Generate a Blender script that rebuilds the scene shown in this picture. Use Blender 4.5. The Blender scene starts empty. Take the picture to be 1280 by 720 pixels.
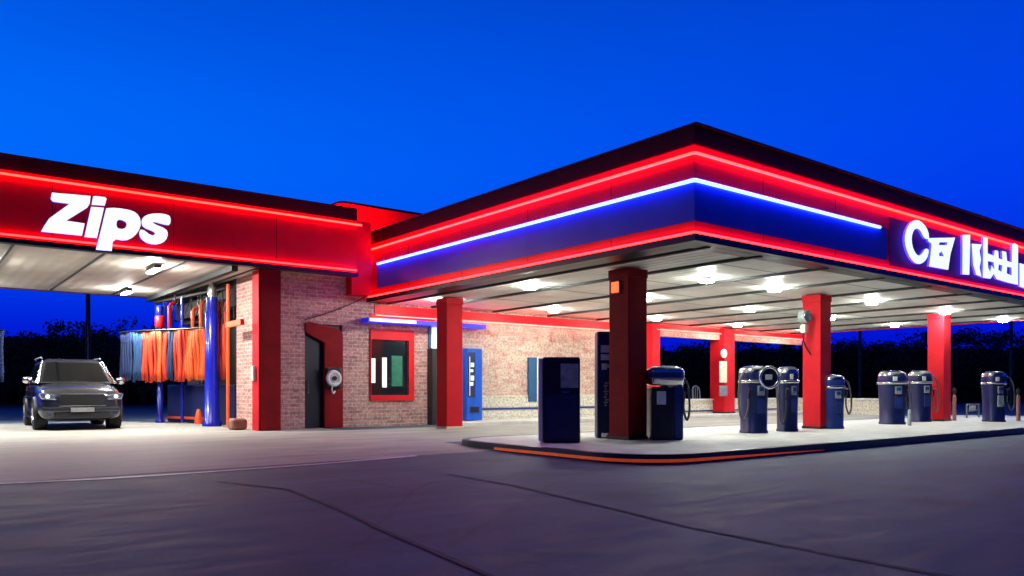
import bpy, bmesh, math, random
from math import radians, sin, cos, pi
from mathutils import Vector, Matrix, noise

scene = bpy.context.scene
col = scene.collection
random.seed(7)

# ------------------------------------------------------------------ camera
EYE = 1.15
FPX = 975.0                      # focal length in pixels of a 1280 wide frame
cam_d = bpy.data.cameras.new("camera")
cam_d.sensor_width = 36.0
cam_d.lens = 36.0 * FPX / 1280.0
cam_d.shift_y = 127.0 / 1280.0
cam_d.clip_start = 0.05
cam_d.clip_end = 3000
cam = bpy.data.objects.new("camera", cam_d)
cam.location = (0, 0, EYE)
cam.rotation_euler = (radians(90), 0, 0)
col.objects.link(cam)
scene.camera = cam

# ------------------------------------------------------------------ world: blue-hour sky
world = bpy.data.worlds.new("World")
scene.world = world
world.use_nodes = True
wn = world.node_tree
for n in list(wn.nodes):
    wn.nodes.remove(n)
w_out = wn.nodes.new("ShaderNodeOutputWorld")
w_bg = wn.nodes.new("ShaderNodeBackground")
w_tc = wn.nodes.new("ShaderNodeTexCoord")
w_sep = wn.nodes.new("ShaderNodeSeparateXYZ")
w_ramp = wn.nodes.new("ShaderNodeValToRGB")
w_nz = wn.nodes.new("ShaderNodeTexNoise")
w_nz.inputs['Scale'].default_value = 1.6
w_nz.inputs['Detail'].default_value = 3
w_map = wn.nodes.new("ShaderNodeMapping")
w_map.inputs['Scale'].default_value = (1, 1, 3)
w_add = wn.nodes.new("ShaderNodeMath"); w_add.operation = 'MULTIPLY_ADD'
w_add.inputs[1].default_value = 0.05; w_add.inputs[2].default_value = -0.025
w_sum = wn.nodes.new("ShaderNodeMath"); w_sum.operation = 'ADD'
w_x = wn.nodes.new("ShaderNodeMath"); w_x.operation = 'MULTIPLY_ADD'
w_x.inputs[1].default_value = 0.10
w_ramp2 = wn.nodes.new("ShaderNodeValToRGB")
SKY_L = [(0.00, (0.000, 0.004, 0.55)), (0.09, (0.000, 0.010, 0.72)), (0.17, (0.000, 0.100, 0.98)), (0.26, (0.000, 0.165, 1.00)),
         (0.36, (0.000, 0.120, 0.88)), (0.47, (0.000, 0.075, 0.66)), (0.62, (0.002, 0.030, 0.24)), (1.00, (0.004, 0.016, 0.13))]
SKY_R = [(0.00, (0.000, 0.003, 0.55)), (0.09, (0.000, 0.006, 0.66)), (0.17, (0.000, 0.034, 0.82)), (0.26, (0.000, 0.056, 0.86)),
         (0.36, (0.000, 0.058, 0.76)), (0.47, (0.000, 0.052, 0.58)), (0.62, (0.002, 0.024, 0.20)), (1.00, (0.004, 0.016, 0.13))]
for rmp, tab in ((w_ramp, SKY_L), (w_ramp2, SKY_R)):
    el = rmp.color_ramp.elements
    rmp.color_ramp.interpolation = 'B_SPLINE'
    el[0].position, el[0].color = tab[0][0], (*tab[0][1], 1)
    el[1].position, el[1].color = tab[-1][0], (*tab[-1][1], 1)
    for p, c in tab[1:-1]:
        e = el.new(p); e.color = (*c, 1)
L = wn.links.new
L(w_tc.outputs['Generated'], w_sep.inputs[0])
L(w_tc.outputs['Generated'], w_map.inputs[0]); L(w_map.outputs[0], w_nz.inputs['Vector'])
L(w_nz.outputs['Fac'], w_add.inputs[0])
L(w_sep.outputs['Z'], w_sum.inputs[0]); L(w_add.outputs[0], w_sum.inputs[1])
L(w_sum.outputs[0], w_ramp.inputs[0]); L(w_sum.outputs[0], w_ramp2.inputs[0])
w_az = wn.nodes.new("ShaderNodeMapRange")           # afterglow is strongest to the left
w_az.inputs['From Min'].default_value = -0.62; w_az.inputs['From Max'].default_value = 0.5
L(w_sep.outputs['X'], w_az.inputs[0])
w_mix = wn.nodes.new("ShaderNodeMix"); w_mix.data_type = 'RGBA'
L(w_az.outputs[0], w_mix.inputs['Factor']); L(w_ramp.outputs[0], w_mix.inputs['A']); L(w_ramp2.outputs[0], w_mix.inputs['B'])
w_back = wn.nodes.new("ShaderNodeMapRange")         # the sky away from the afterglow is nearly night
w_back.inputs['From Min'].default_value = -0.4; w_back.inputs['From Max'].default_value = 0.45
w_back.inputs['To Min'].default_value = 0.22; w_back.inputs['To Max'].default_value = 1.0
L(w_sep.outputs['Y'], w_back.inputs[0])
w_scl = wn.nodes.new("ShaderNodeVectorMath"); w_scl.operation = 'SCALE'
L(w_mix.outputs['Result'], w_scl.inputs[0]); L(w_back.outputs[0], w_scl.inputs['Scale'])
L(w_scl.outputs[0], w_bg.inputs['Color'])
w_bg.inputs['Strength'].default_value = 1.0
L(w_bg.outputs[0], w_out.inputs[0])

scene.view_settings.view_transform = 'Standard'
scene.view_settings.look = 'None'
scene.view_settings.exposure = 0.0
scene.view_settings.gamma = 1.0
scene.view_settings.use_curve_mapping = False
scene.render.engine = 'CYCLES'

# light levels of the place's own lamps
LV_CANOPY = 430.0      # ceiling light diffusers, radiance
LV_BAY = 850.0
LV_RED = 20.0
LV_BLUE = 24.0
LV_SIGN = 1.15

# ------------------------------------------------------------------ plan frame: u along the street front, v away from it
TH = math.atan2(0.615, 0.7885)
CT, ST = cos(TH), sin(TH)
CEIL = 3.60
CY = (CEIL - EYE) * FPX / 187.0
CX = (868 - 640) / FPX * CY

def W(u, v, z=0.0):
    return Vector((CX + u*CT - v*ST, CY + u*ST + v*CT, z))
def D(u, v):
    return CY + u*ST + v*CT
def U(px, v):
    t = (px-640)/FPX
    return (t*(CY+v*CT) - CX + v*ST)/(CT - t*ST)
def V(px, u):
    t = (px-640)/FPX
    return (CX+u*CT - t*(CY+u*ST))/(ST + t*CT)
def Z(py, d):
    return EYE + (487-py)/FPX*d
def UV(px, d):
    x = (px-640)/FPX*d - CX; y = d - CY
    return (x*CT + y*ST, -x*ST + y*CT)
def G(px, py, z=0.0):
    return UV(px, (EYE-z)*FPX/(py-487))
def grade(v):
    t = min(1, max(0, (v-2.0)/6.5))
    return 0.12*t*t*(3-2*t)

# ------------------------------------------------------------------ materials
MATS = {}
def mat(name, color, rough=0.5, metal=0.0, var=0.0, vscale=3.0, bump=0.0, bscale=30.0, rvar=0.0,
        emit=None, es=0.0, spec=0.5, coat=0.0, color2=None, stretch=(1, 1, 1)):
    m = bpy.data.materials.new(name); m.use_nodes = True
    nt = m.node_tree; b = nt.nodes['Principled BSDF']
    b.inputs['Base Color'].default_value = (*color, 1)
    b.inputs['Roughness'].default_value = rough
    b.inputs['Metallic'].default_value = metal
    b.inputs['Specular IOR Level'].default_value = spec
    b.inputs['Coat Weight'].default_value = coat
    b.inputs['Coat Roughness'].default_value = 0.05
    tc = nt.nodes.new('ShaderNodeTexCoord')
    mp = nt.nodes.new('ShaderNodeMapping'); mp.inputs['Scale'].default_value = stretch
    nt.links.new(tc.outputs['Object'], mp.inputs[0])
    if var > 0 or color2:
        nz = nt.nodes.new('ShaderNodeTexNoise'); nz.inputs['Scale'].default_value = vscale
        nz.inputs['Detail'].default_value = 6; nz.inputs['Roughness'].default_value = 0.6
        nt.links.new(mp.outputs[0], nz.inputs['Vector'])
        r = nt.nodes.new('ShaderNodeValToRGB')
        c2 = color2 or tuple(min(1, c*(1+var)) for c in color)
        c1 = color if color2 else tuple(c*(1-var) for c in color)
        r.color_ramp.elements[0].position = 0.3; r.color_ramp.elements[1].position = 0.7
        r.color_ramp.elements[0].color = (*c1, 1); r.color_ramp.elements[1].color = (*c2, 1)
        nt.links.new(nz.outputs['Fac'], r.inputs[0]); nt.links.new(r.outputs[0], b.inputs['Base Color'])
        if rvar > 0:
            mr = nt.nodes.new('ShaderNodeMapRange')
            mr.inputs['To Min'].default_value = max(0.02, rough-rvar); mr.inputs['To Max'].default_value = min(1, rough+rvar)
            nt.links.new(nz.outputs['Fac'], mr.inputs[0]); nt.links.new(mr.outputs[0], b.inputs['Roughness'])
    if bump > 0:
        n2 = nt.nodes.new('ShaderNodeTexNoise'); n2.inputs['Scale'].default_value = bscale; n2.inputs['Detail'].default_value = 4
        nt.links.new(mp.outputs[0], n2.inputs['Vector'])
        bp = nt.nodes.new('ShaderNodeBump'); bp.inputs['Strength'].default_value = bump; bp.inputs['Distance'].default_value = 0.02
        nt.links.new(n2.outputs['Fac'], bp.inputs['Height']); nt.links.new(bp.outputs[0], b.inputs['Normal'])
    if emit:
        b.inputs['Emission Color'].default_value = (*emit, 1); b.inputs['Emission Strength'].default_value = es
    MATS[name] = m
    return m

def brick_mat(name, c1, c2, mortar, bw=0.30, bh=0.10, ms=0.012, blotch=(0.30, 0.05, 0.04), blotch_amt=0.35, rough=0.85):
    m = bpy.data.materials.new(name); m.use_nodes = True
    nt = m.node_tree; b = nt.nodes['Principled BSDF']; N = nt.nodes.new; K = nt.links.new
    tc = N('ShaderNodeTexCoord'); sp = N('ShaderNodeSeparateXYZ'); ad = N('ShaderNodeMath'); cb = N('ShaderNodeCombineXYZ')
    K(tc.outputs['Object'], sp.inputs[0]); K(sp.outputs['X'], ad.inputs[0]); K(sp.outputs['Y'], ad.inputs[1])
    K(ad.outputs[0], cb.inputs[0]); K(sp.outputs['Z'], cb.inputs[1])
    br = N('ShaderNodeTexBrick'); br.inputs['Scale'].default_value = 1
    br.inputs['Brick Width'].default_value = bw; br.inputs['Row Height'].default_value = bh
    br.inputs['Mortar Size'].default_value = ms; br.inputs['Mortar Smooth'].default_value = 0.3
    br.inputs['Color1'].default_value = (*c1, 1); br.inputs['Color2'].default_value = (*c2, 1)
    br.inputs['Mortar'].default_value = (*mortar, 1); br.inputs['Bias'].default_value = 0.0
    nzw = N('ShaderNodeTexNoise'); nzw.inputs['Scale'].default_value = 9
    vm = N('ShaderNodeVectorMath'); vm.operation = 'MULTIPLY_ADD'; vm.inputs[1].default_value = (0.02, 0.02, 0)
    K(tc.outputs['Object'], nzw.inputs['Vector']); K(nzw.outputs['Color'], vm.inputs[0]); K(cb.outputs[0], vm.inputs[2])
    K(vm.outputs[0], br.inputs['Vector'])
    nz = N('ShaderNodeTexNoise'); nz.inputs['Scale'].default_value = 3.3; nz.inputs['Detail'].default_value = 8; nz.inputs['Roughness'].default_value = .75
    K(cb.outputs[0], nz.inputs['Vector'])
    rp = N('ShaderNodeValToRGB'); rp.color_ramp.elements[0].position = 0.52; rp.color_ramp.elements[1].position = 0.66
    rp.color_ramp.elements[0].color = (0, 0, 0, 1); rp.color_ramp.elements[1].color = (blotch_amt,)*3 + (1,)
    K(nz.outputs['Fac'], rp.inputs[0])
    mx = N('ShaderNodeMix'); mx.data_type = 'RGBA'; mx.inputs['B'].default_value = (*blotch, 1)
    K(rp.outputs[0], mx.inputs['Factor']); K(br.outputs['Color'], mx.inputs['A'])
    n3 = N('ShaderNodeTexNoise'); n3.inputs['Scale'].default_value = 14; n3.inputs['Detail'].default_value = 5
    K(cb.outputs[0], n3.inputs['Vector'])
    mr = N('ShaderNodeMapRange'); mr.inputs['From Min'].default_value = .3; mr.inputs['From Max'].default_value = .7
    mr.inputs['To Min'].default_value = .6; mr.inputs['To Max'].default_value = 1.25
    K(n3.outputs['Fac'], mr.inputs[0])
    m2 = N('ShaderNodeVectorMath'); m2.operation = 'SCALE'; K(mx.outputs['Result'], m2.inputs[0]); K(mr.outputs[0], m2.inputs['Scale'])
    K(m2.outputs[0], b.inputs['Base Color']); b.inputs['Roughness'].default_value = rough
    bp = N('ShaderNodeBump'); bp.inputs['Strength'].default_value = .6; bp.inputs['Distance'].default_value = .012
    iv = N('ShaderNodeMath'); iv.operation = 'SUBTRACT'; iv.inputs[0].default_value = 1; K(br.outputs['Fac'], iv.inputs[1])
    a2 = N('ShaderNodeMath'); K(iv.outputs[0], a2.inputs[0]); K(n3.outputs['Fac'], a2.inputs[1])
    K(a2.outputs[0], bp.inputs['Height']); K(bp.outputs[0], b.inputs['Normal'])
    MATS[name] = m
    return m

def corrugated_mat(name, color, axis='X', pitch=0.2, rough=0.45, strength=0.6, var=0.12):
    m = mat(name, color, rough, 0.0, var=var, vscale=1.2, rvar=.12)
    nt = m.node_tree; b = nt.nodes['Principled BSDF']; N = nt.nodes.new; K = nt.links.new
    tc = N('ShaderNodeTexCoord'); wv = N('ShaderNodeTexWave'); wv.bands_direction = axis
    wv.inputs['Scale'].default_value = 1/(pitch*pi*2)*2*pi/ (pi) if False else 0.314/pitch
    wv.inputs['Distortion'].default_value = 0.15; wv.inputs['Detail'].default_value = 1
    K(tc.outputs['Object'], wv.inputs['Vector'])
    bp = N('ShaderNodeBump'); bp.inputs['Strength'].default_value = strength; bp.inputs['Distance'].default_value = .02
    K(wv.outputs['Fac'], bp.inputs['Height']); K(bp.outputs[0], b.inputs['Normal'])
    return m

def ground_mat(name):
    m = bpy.data.materials.new(name); m.use_nodes = True
    nt = m.node_tree; b = nt.nodes['Principled BSDF']; N = nt.nodes.new; K = nt.links.new
    tc = N('ShaderNodeTexCoord')
    def nz(scale, detail, rough=.6, stretch=(1, 1, 1)):
        mp = N('ShaderNodeMapping'); mp.inputs['Scale'].default_value = stretch
        K(tc.outputs['Object'], mp.inputs[0])
        n = N('ShaderNodeTexNoise'); n.inputs['Scale'].default_value = scale; n.inputs['Detail'].default_value = detail
        n.inputs['Roughness'].default_value = rough; K(mp.outputs[0], n.inputs['Vector']); return n
    a = nz(0.30, 7, .68, (.7, 2.6, 1)); c = nz(1.7, 10, .75, (.6, 2.4, 1)); f = nz(70, 6, .8)
    r = N('ShaderNodeValToRGB'); r.color_ramp.elements[0].position = .3; r.color_ramp.elements[1].position = .7
    r.color_ramp.elements[0].color = (.050, .082, .122, 1); r.color_ramp.elements[1].color = (.140, .190, .235, 1)
    K(a.outputs['Fac'], r.inputs[0])
    r2 = N('ShaderNodeMapRange'); r2.inputs['From Min'].default_value = .3; r2.inputs['From Max'].default_value = .7
    r2.inputs['To Min'].default_value = .50; r2.inputs['To Max'].default_value = 1.35
    K(c.outputs['Fac'], r2.inputs[0])
    r3 = N('ShaderNodeMapRange'); r3.inputs['From Min'].default_value = .3; r3.inputs['From Max'].default_value = .7
    r3.inputs['To Min'].default_value = .72; r3.inputs['To Max'].default_value = 1.25
    K(f.outputs['Fac'], r3.inputs[0])
    mm = N('ShaderNodeMath'); mm.operation = 'MULTIPLY'; K(r2.outputs[0], mm.inputs[0]); K(r3.outputs[0], mm.inputs[1])
    s = N('ShaderNodeVectorMath'); s.operation = 'SCALE'; K(r.outputs[0], s.inputs[0]); K(mm.outputs[0], s.inputs['Scale'])
    vo = N('ShaderNodeTexVoronoi'); vo.inputs['Scale'].default_value = .55; vo.inputs['Randomness'].default_value = 1
    wp = N('ShaderNodeVectorMath'); wp.operation = 'MULTIPLY_ADD'; wp.inputs[1].default_value = (.35, .35, 0)
    nw = nz(3.5, 5, .7); K(nw.outputs['Color'], wp.inputs[0]); K(tc.outputs['Object'], wp.inputs[2]); K(wp.outputs[0], vo.inputs['Vector'])
    st = N('ShaderNodeMapRange'); st.inputs['From Min'].default_value = .04; st.inputs['From Max'].default_value = .30
    st.inputs['To Min'].default_value = .6; st.inputs['To Max'].default_value = 1.0; K(vo.outputs['Distance'], st.inputs[0])
    g2 = nz(190, 2, .5); gm = N('ShaderNodeMapRange'); gm.inputs['From Min'].default_value = .35; gm.inputs['From Max'].default_value = .65
    gm.inputs['To Min'].default_value = .70; gm.inputs['To Max'].default_value = 1.35; K(g2.outputs['Fac'], gm.inputs[0])
    mv = N('ShaderNodeTexVoronoi'); mv.feature = 'DISTANCE_TO_EDGE'; mv.inputs['Scale'].default_value = .22
    K(wp.outputs[0], mv.inputs['Vector'])
    cr = N('ShaderNodeMapRange'); cr.inputs['From Min'].default_value = .0; cr.inputs['From Max'].default_value = .006
    cr.inputs['To Min'].default_value = .72; cr.inputs['To Max'].default_value = 1.0; K(mv.outputs['Distance'], cr.inputs[0])
    q1 = N('ShaderNodeMath'); q1.operation = 'MULTIPLY'; K(st.outputs[0], q1.inputs[0]); K(gm.outputs[0], q1.inputs[1])
    q2 = N('ShaderNodeMath'); q2.operation = 'MULTIPLY'; K(q1.outputs[0], q2.inputs[0]); K(cr.outputs[0], q2.inputs[1])
    s2 = N('ShaderNodeVectorMath'); s2.operation = 'SCALE'; K(s.outputs[0], s2.inputs[0]); K(q2.outputs[0], s2.inputs['Scale'])
    K(s2.outputs[0], b.inputs['Base Color'])
    ro = N('ShaderNodeMapRange'); ro.inputs['From Min'].default_value = .3; ro.inputs['From Max'].default_value = .7
    ro.inputs['To Min'].default_value = .55; ro.inputs['To Max'].default_value = .85; b.inputs['Specular IOR Level'].default_value = .3
    K(c.outputs['Fac'], ro.inputs[0]); K(ro.outputs[0], b.inputs['Roughness'])
    bp = N('ShaderNodeBump'); bp.inputs['Strength'].default_value = .35; bp.inputs['Distance'].default_value = .02
    K(f.outputs['Fac'], bp.inputs['Height']); K(bp.outputs[0], b.inputs['Normal'])
    MATS[name] = m
    return m

M = MATS
ground_mat('lot_concrete')
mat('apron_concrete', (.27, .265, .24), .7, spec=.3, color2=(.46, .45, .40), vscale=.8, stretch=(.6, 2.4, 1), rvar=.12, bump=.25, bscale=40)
mat('island_concrete', (.62, .61, .57), .6, var=.15, vscale=2.5, bump=.2, bscale=60)
mat('joint', (.035, .035, .04), .8, var=.3, vscale=8)
mat('pale_strip', (.72, .68, .66), .6, var=.25, vscale=5)
mat('kerb_dark', (.012, .035, .045), .35, var=.3, vscale=6)
mat('kerb_orange_glow', (.95, .20, .03), .5, emit=(1.0, .10, .015), es=.28, var=.35, vscale=7)
mat('red_paint', (.70, .010, .022), .45, spec=.2, var=.12, vscale=1.4, rvar=.1)
mat('red_cladding', (.72, .008, .018), .34, spec=.3, var=.15, vscale=.9, rvar=.1)
mat('pillar_red', (.62, .010, .020), .55, spec=.18, var=.12, vscale=2.0, bump=.08, bscale=18, rvar=.1)
mat('pillar_maroon', (.24, .005, .008), .6, spec=.15, var=.2, vscale=2.0, bump=.08, bscale=18)
mat('roof_dark', (.060, .006, .007), .6, spec=.2, var=.3, vscale=2)
mat('blue_cladding', (.012, .09, .70), .34, var=.12, vscale=.9, rvar=.08)
mat('violet_halo', (.16, .01, .34), .4, spec=.3)
mat('black_trim', (.006, .008, .009), .4)
corrugated_mat('soffit', (.70, .69, .62), 'X', .24, strength=1.0, var=.2)
corrugated_mat('bay_soffit', (.52, .48, .42), 'X', .28, rough=.62, strength=.22)
mat('seam', (.02, .025, .025), .6)
brick_mat('brick', (.66, .36, .31), (.44, .20, .18), (.60, .50, .44), blotch=(.16, .09, .10), blotch_amt=.5)
brick_mat('stone_veneer', (.68, .52, .40), (.56, .33, .27), (.56, .48, .40), bw=.42, bh=.15, blotch=(.50, .07, .06), blotch_amt=.75)
brick_mat('pale_stone', (.72, .68, .56), (.66, .60, .48), (.50, .50, .42), bw=.9, bh=.30, blotch=(.5, .45, .36), blotch_amt=.5)
mat('block_side', (.20, .16, .15), .8, var=.3, vscale=3, bump=.2)
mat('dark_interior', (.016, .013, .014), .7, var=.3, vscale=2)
mat('navy', (.004, .010, .080), .42, var=.35, vscale=7, coat=.05, rvar=.12)
mat('navy_dark', (.003, .005, .018), .4, var=.3, vscale=7, coat=.05, rvar=.12)
mat('mid_blue', (.015, .035, .19), .35, var=.15, vscale=5)
mat('bright_blue', (.01, .10, .60), .3, var=.25, vscale=2.5, stretch=(2, 2, .4))
mat('gantry_blue', (.008, .015, .40), .25, coat=.5, var=.15, vscale=4)
mat('teal_panel', (.012, .08, .20), .4, var=.2)
mat('chrome', (.75, .76, .76), .16, metal=1.0)
mat('brushed', (.50, .52, .50), .38, metal=.8, var=.2, vscale=9)
mat('plate_grey', (.30, .36, .35), .5, var=.35, vscale=9)
mat('plate_white', (.80, .80, .76), .5, var=.08, vscale=9)
mat('hose_grey', (.10, .10, .10), .5)
mat('rubber', (.012, .012, .013), .75)
mat('cloth_orange', (.72, .055, .006), .75, color2=(.60, .014, .006), vscale=2.2, stretch=(3, 3, .3))
mat('cloth_amber', (.78, .14, .008), .75, color2=(.72, .045, .008), vscale=2.2, stretch=(3, 3, .3))
mat('cloth_blue', (.003, .018, .08), .75, color2=(.005, .02, .10), vscale=2.2, stretch=(3, 3, .3))
mat('cloth_teal', (.005, .06, .17), .75, color2=(.008, .05, .16), vscale=2.4, stretch=(3, 3, .3))
mat('orange_paint', (.80, .11, .02), .4, var=.15)
mat('window_dark', (.010, .016, .016), .08, spec=.8)
mat('window_lit', (.6, .7, .66), .4, emit=(.75, .9, .85), es=.95)
mat('window_green', (.02, .14, .08), .3, var=.5, vscale=6, emit=(.01, .10, .06), es=.5)
mat('lamp_white', (.9, .9, .9), .4, emit=(.93, 1.0, .93), es=LV_CANOPY)
mat('lamp_bay', (.9, .9, .9), .4, emit=(1.0, .97, .88), es=LV_BAY)
mat('orange_glow', (.9, .4, .1), .4, emit=(1.0, .085, .01), es=2.2)
mat('neon_red', (.9, .2, .2), .4, emit=(1.0, .0125, .0065), es=LV_RED)
mat('neon_red_low', (.9, .2, .2), .4, emit=(1.0, .014, .012), es=LV_RED*.62)
mat('neon_wall', (.9, .2, .2), .4, emit=(1.0, .03, .024), es=24)
mat('neon_blue', (.5, .6, .9), .4, emit=(.027, .060, 1.0), es=LV_BLUE)
mat('awning_blue', (.03, .03, .75), .35, emit=(.01, .008, .55), es=.7)
mat('letter_face', (.85, .88, .9), .4, emit=(.80, .93, 1.0), es=LV_SIGN)
mat('letter_side', (.05, .06, .5), .4, emit=(.10, .10, 1.0), es=1.2)
mat('car_paint', (.05, .054, .066), .2, metal=.55, coat=.8, spec=.5)
mat('car_glass', (.004, .006, .007), .05, spec=.45)
mat('car_plastic', (.012, .013, .016), .5)
mat('headlight_glass', (.55, .60, .68), .10, metal=.9)
mat('leaf', (.030, .050, .022), .7, color2=(.055, .075, .03), vscale=.6)
mat('bark', (.05, .035, .025), .9, var=.3, vscale=4)
mat('hedge', (.02, .032, .016), .85, color2=(.035, .05, .02), vscale=.4)
mat('terracotta', (.30, .13, .10), .6, var=.2)
mat('extinguisher_cream', (.75, .62, .48), .5, var=.1)

# ------------------------------------------------------------------ mesh helpers
class MB:
    def __init__(s):
        s.v = []; s.f = []; s.m = []; s.sm = []
    def add(s, vs, fs, mi=0, smooth=False):
        o = len(s.v); s.v += [tuple(p) for p in vs]
        for f in fs:
            s.f.append(tuple(i+o for i in f)); s.m.append(mi); s.sm.append(smooth)
    def box(s, x0, x1, y0, y1, z0, z1, mi=0):
        vs = [(x0, y0, z0), (x1, y0, z0), (x1, y1, z0), (x0, y1, z0), (x0, y0, z1), (x1, y0, z1), (x1, y1, z1), (x0, y1, z1)]
        s.add(vs, [(3, 2, 1, 0), (4, 5, 6, 7), (0, 1, 5, 4), (1, 2, 6, 5), (2, 3, 7, 6), (3, 0, 4, 7)], mi)
    def quad(s, a, b, c, d, mi=0):
        s.add([a, b, c, d], [(0, 1, 2, 3)], mi)
    def tube(s, pts, r, n=10, mi=0, cap=True):
        pts = [Vector(p) for p in pts]; rings = []
        rr = r if isinstance(r, (list, tuple)) else [r]*len(pts)
        up = Vector((0, 0, 1)); prev = None
        for i, p in enumerate(pts):
            t = (pts[min(i+1, len(pts)-1)] - pts[max(i-1, 0)]).normalized()
            if prev is None:
                a = up if abs(t.dot(up)) < .9 else Vector((1, 0, 0))
                x = t.cross(a).normalized()
            else:
                x = (prev - t*prev.dot(t)).normalized()
            prev = x; y = t.cross(x).normalized()
            rings.append([p + (x*cos(2*pi*k/n) + y*sin(2*pi*k/n))*rr[i] for k in range(n)])
        vs = [q for ring in rings for q in ring]; fs = []
        for i in range(len(pts)-1):
            for k in range(n):
                fs.append((i*n+k, i*n+(k+1) % n, (i+1)*n+(k+1) % n, (i+1)*n+k))
        s.add(vs, fs, mi, True)
        if cap:
            s.add(rings[0], [tuple(range(n))[::-1]], mi); s.add(rings[-1], [tuple(range(n))], mi)
    def lathe(s, prof, n=28, cx=0, cy=0, mi=0, sx=1, sy=1, pw=2.0, smooth=True):
        vs = []
        def se(a):                                   # superellipse plan when pw > 2
            c, d = cos(a), sin(a)
            return (abs(c)**(2/pw)*(1 if c >= 0 else -1), abs(d)**(2/pw)*(1 if d >= 0 else -1))
        for r, z in prof:
            for k in range(n):
                a, b = se(2*pi*k/n); vs.append((cx+r*a*sx, cy+r*b*sy, z))
        fs = []
        for i in range(len(prof)-1):
            for k in range(n):
                fs.append((i*n+k, i*n+(k+1) % n, (i+1)*n+(k+1) % n, (i+1)*n+k))
        s.add(vs, fs, mi, smooth)
        if prof[0][0] > 1e-4: s.add(vs[:n], [tuple(range(n))[::-1]], mi)
        if prof[-1][0] > 1e-4: s.add(vs[-n:], [tuple(range(n))], mi)
    def prism(s, poly, z0, z1, mi=0):
        n = len(poly)
        vs = [(x, y, z0) for x, y in poly] + [(x, y, z1) for x, y in poly]
        s.add(vs, [tuple(range(n))[::-1], tuple(range(n, 2*n))] + [(i, (i+1) % n, n+(i+1) % n, n+i) for i in range(n)], mi)
    def prism_xz(s, poly, y0, y1, mi=0):
        n = len(poly)
        vs = [(x, y0, z) for x, z in poly] + [(x, y1, z) for x, z in poly]
        s.add(vs, [tuple(range(n)), tuple(range(n, 2*n))[::-1]] + [((i+1) % n, i, n+i, n+(i+1) % n) for i in range(n)], mi)
    def cyl(s, a, b, r, n=20, mi=0):
        s.tube([a, b], r, n, mi)
    def build(s, name, mats, parent=None, bevel=0.0, seg=2, local=False):
        me = bpy.data.meshes.new(name); me.from_pydata(s.v, [], s.f)
        if isinstance(mats, str): mats = [mats]
        for mm in mats: me.materials.append(MATS[mm])
        for p, mi, sm in zip(me.polygons, s.m, s.sm):
            p.material_index = mi; p.use_smooth = sm
        me.update()
        o = bpy.data.objects.new(name, me); col.objects.link(o)
        if parent is not None: o.parent = parent
        elif not local: o.location = W(0, 0, 0); o.rotation_euler = (0, 0, TH)
        if bevel > 0:
            bm = o.modifiers.new('bevel', 'BEVEL'); bm.width = bevel; bm.segments = seg; bm.limit_method = 'ANGLE'
            bm.angle_limit = radians(40)
        return o

def tag(o, label=None, cat=None, group=None, kind=None):
    if label: o['label'] = label
    if cat: o['category'] = cat
    if group: o['group'] = group
    if kind: o['kind'] = kind
    return o
def empty(name, u, v, z, label, cat, group=None, rz=0.0):
    o = bpy.data.objects.new(name, None); col.objects.link(o); o.empty_display_size = .3
    o.location = W(u, v, z); o.rotation_euler = (0, 0, TH+rz)
    return tag(o, label, cat, group)
def anchor(name, label, cat, group=None):       # Empty whose children are written in plan coordinates
    return empty(name, 0, 0, 0, label, cat, group)
def children(o):
    return [c for c in col.objects if c.parent == o]
def copy_tree(o, parent=None):
    c = o.copy(); col.objects.link(c)
    if parent is not None: c.parent = parent
    for ch in children(o): copy_tree(ch, c)
    return c

# ------------------------------------------------------------------ ground
VR = [-260, -60, -20, -8, -3, 0, 2] + [2+6.5*i/12 for i in range(1, 13)] + [10, 14, 24, 60, 160, 700]
UR = [-420, -80, -20, -8, 0, 8, 20, 40, 120, 600]
g = MB(); nv = len(VR)
vs = [(u, v, grade(v)) for u in UR for v in VR]
g.add(vs, [(i*nv+j, (i+1)*nv+j, (i+1)*nv+j+1, i*nv+j+1) for i in range(len(UR)-1) for j in range(nv-1)], 0, True)
gr = g.build('ground', 'lot_concrete'); tag(gr, 'grey stained concrete forecourt', kind='structure')

def strip(name, pts, w, material, lift=.004):
    """flat ribbon following plan points; joints and painted lines in the slab"""
    b = MB(); P = []
    for k in range(len(pts)-1):
        n = max(1, int(math.dist(pts[k], pts[k+1])/.35))
        for i in range(n):
            t = i/n; P.append((pts[k][0]*(1-t)+pts[k+1][0]*t, pts[k][1]*(1-t)+pts[k+1][1]*t))
    P.append(pts[-1]); vs = []
    for i, p in enumerate(P):
        a = P[max(0, i-1)]; c = P[min(len(P)-1, i+1)]
        d = Vector((c[0]-a[0], c[1]-a[1])).normalized(); n = Vector((-d.y, d.x))
        wv = w*(.75+.5*noise.noise(Vector((i*.45, w*50, 2.2)))+.25)
        jx = .12*w*noise.noise(Vector((i*.6, 9.1, w)))
        for s in (-1, 1):
            q = Vector(p) + n*(s*wv/2+jx); vs.append((q.x, q.y, grade(q.y)+lift))
    b.add(vs, [(2*i, 2*i+1, 2*i+3, 2*i+2) for i in range(len(P)-1)])
    return b.build(name, material)
ST_LIFT = .008
J = [
    ('slab_joint', [(560, 593), (640, 607), (740, 630), (860, 659), (1010, 688), (1190, 722), (1400, 765)], .05, 'joint'),
    ('slab_joint', [(270, 602), (305, 606), (360, 612), (420, 635), (480, 664), (560, 698), (620, 724), (800, 800)], .045, 'joint'),
    ('pale_strip', [(-160, 616), (0, 606), (120, 600), (260, 591), (400, 581), (520, 571)], .13, 'pale_strip'),
]
for nm, pp, w, mm in J:
    o = strip(nm, [G(*p) for p in pp], w, mm, ST_LIFT); o['kind'] = 'structure'

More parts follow.
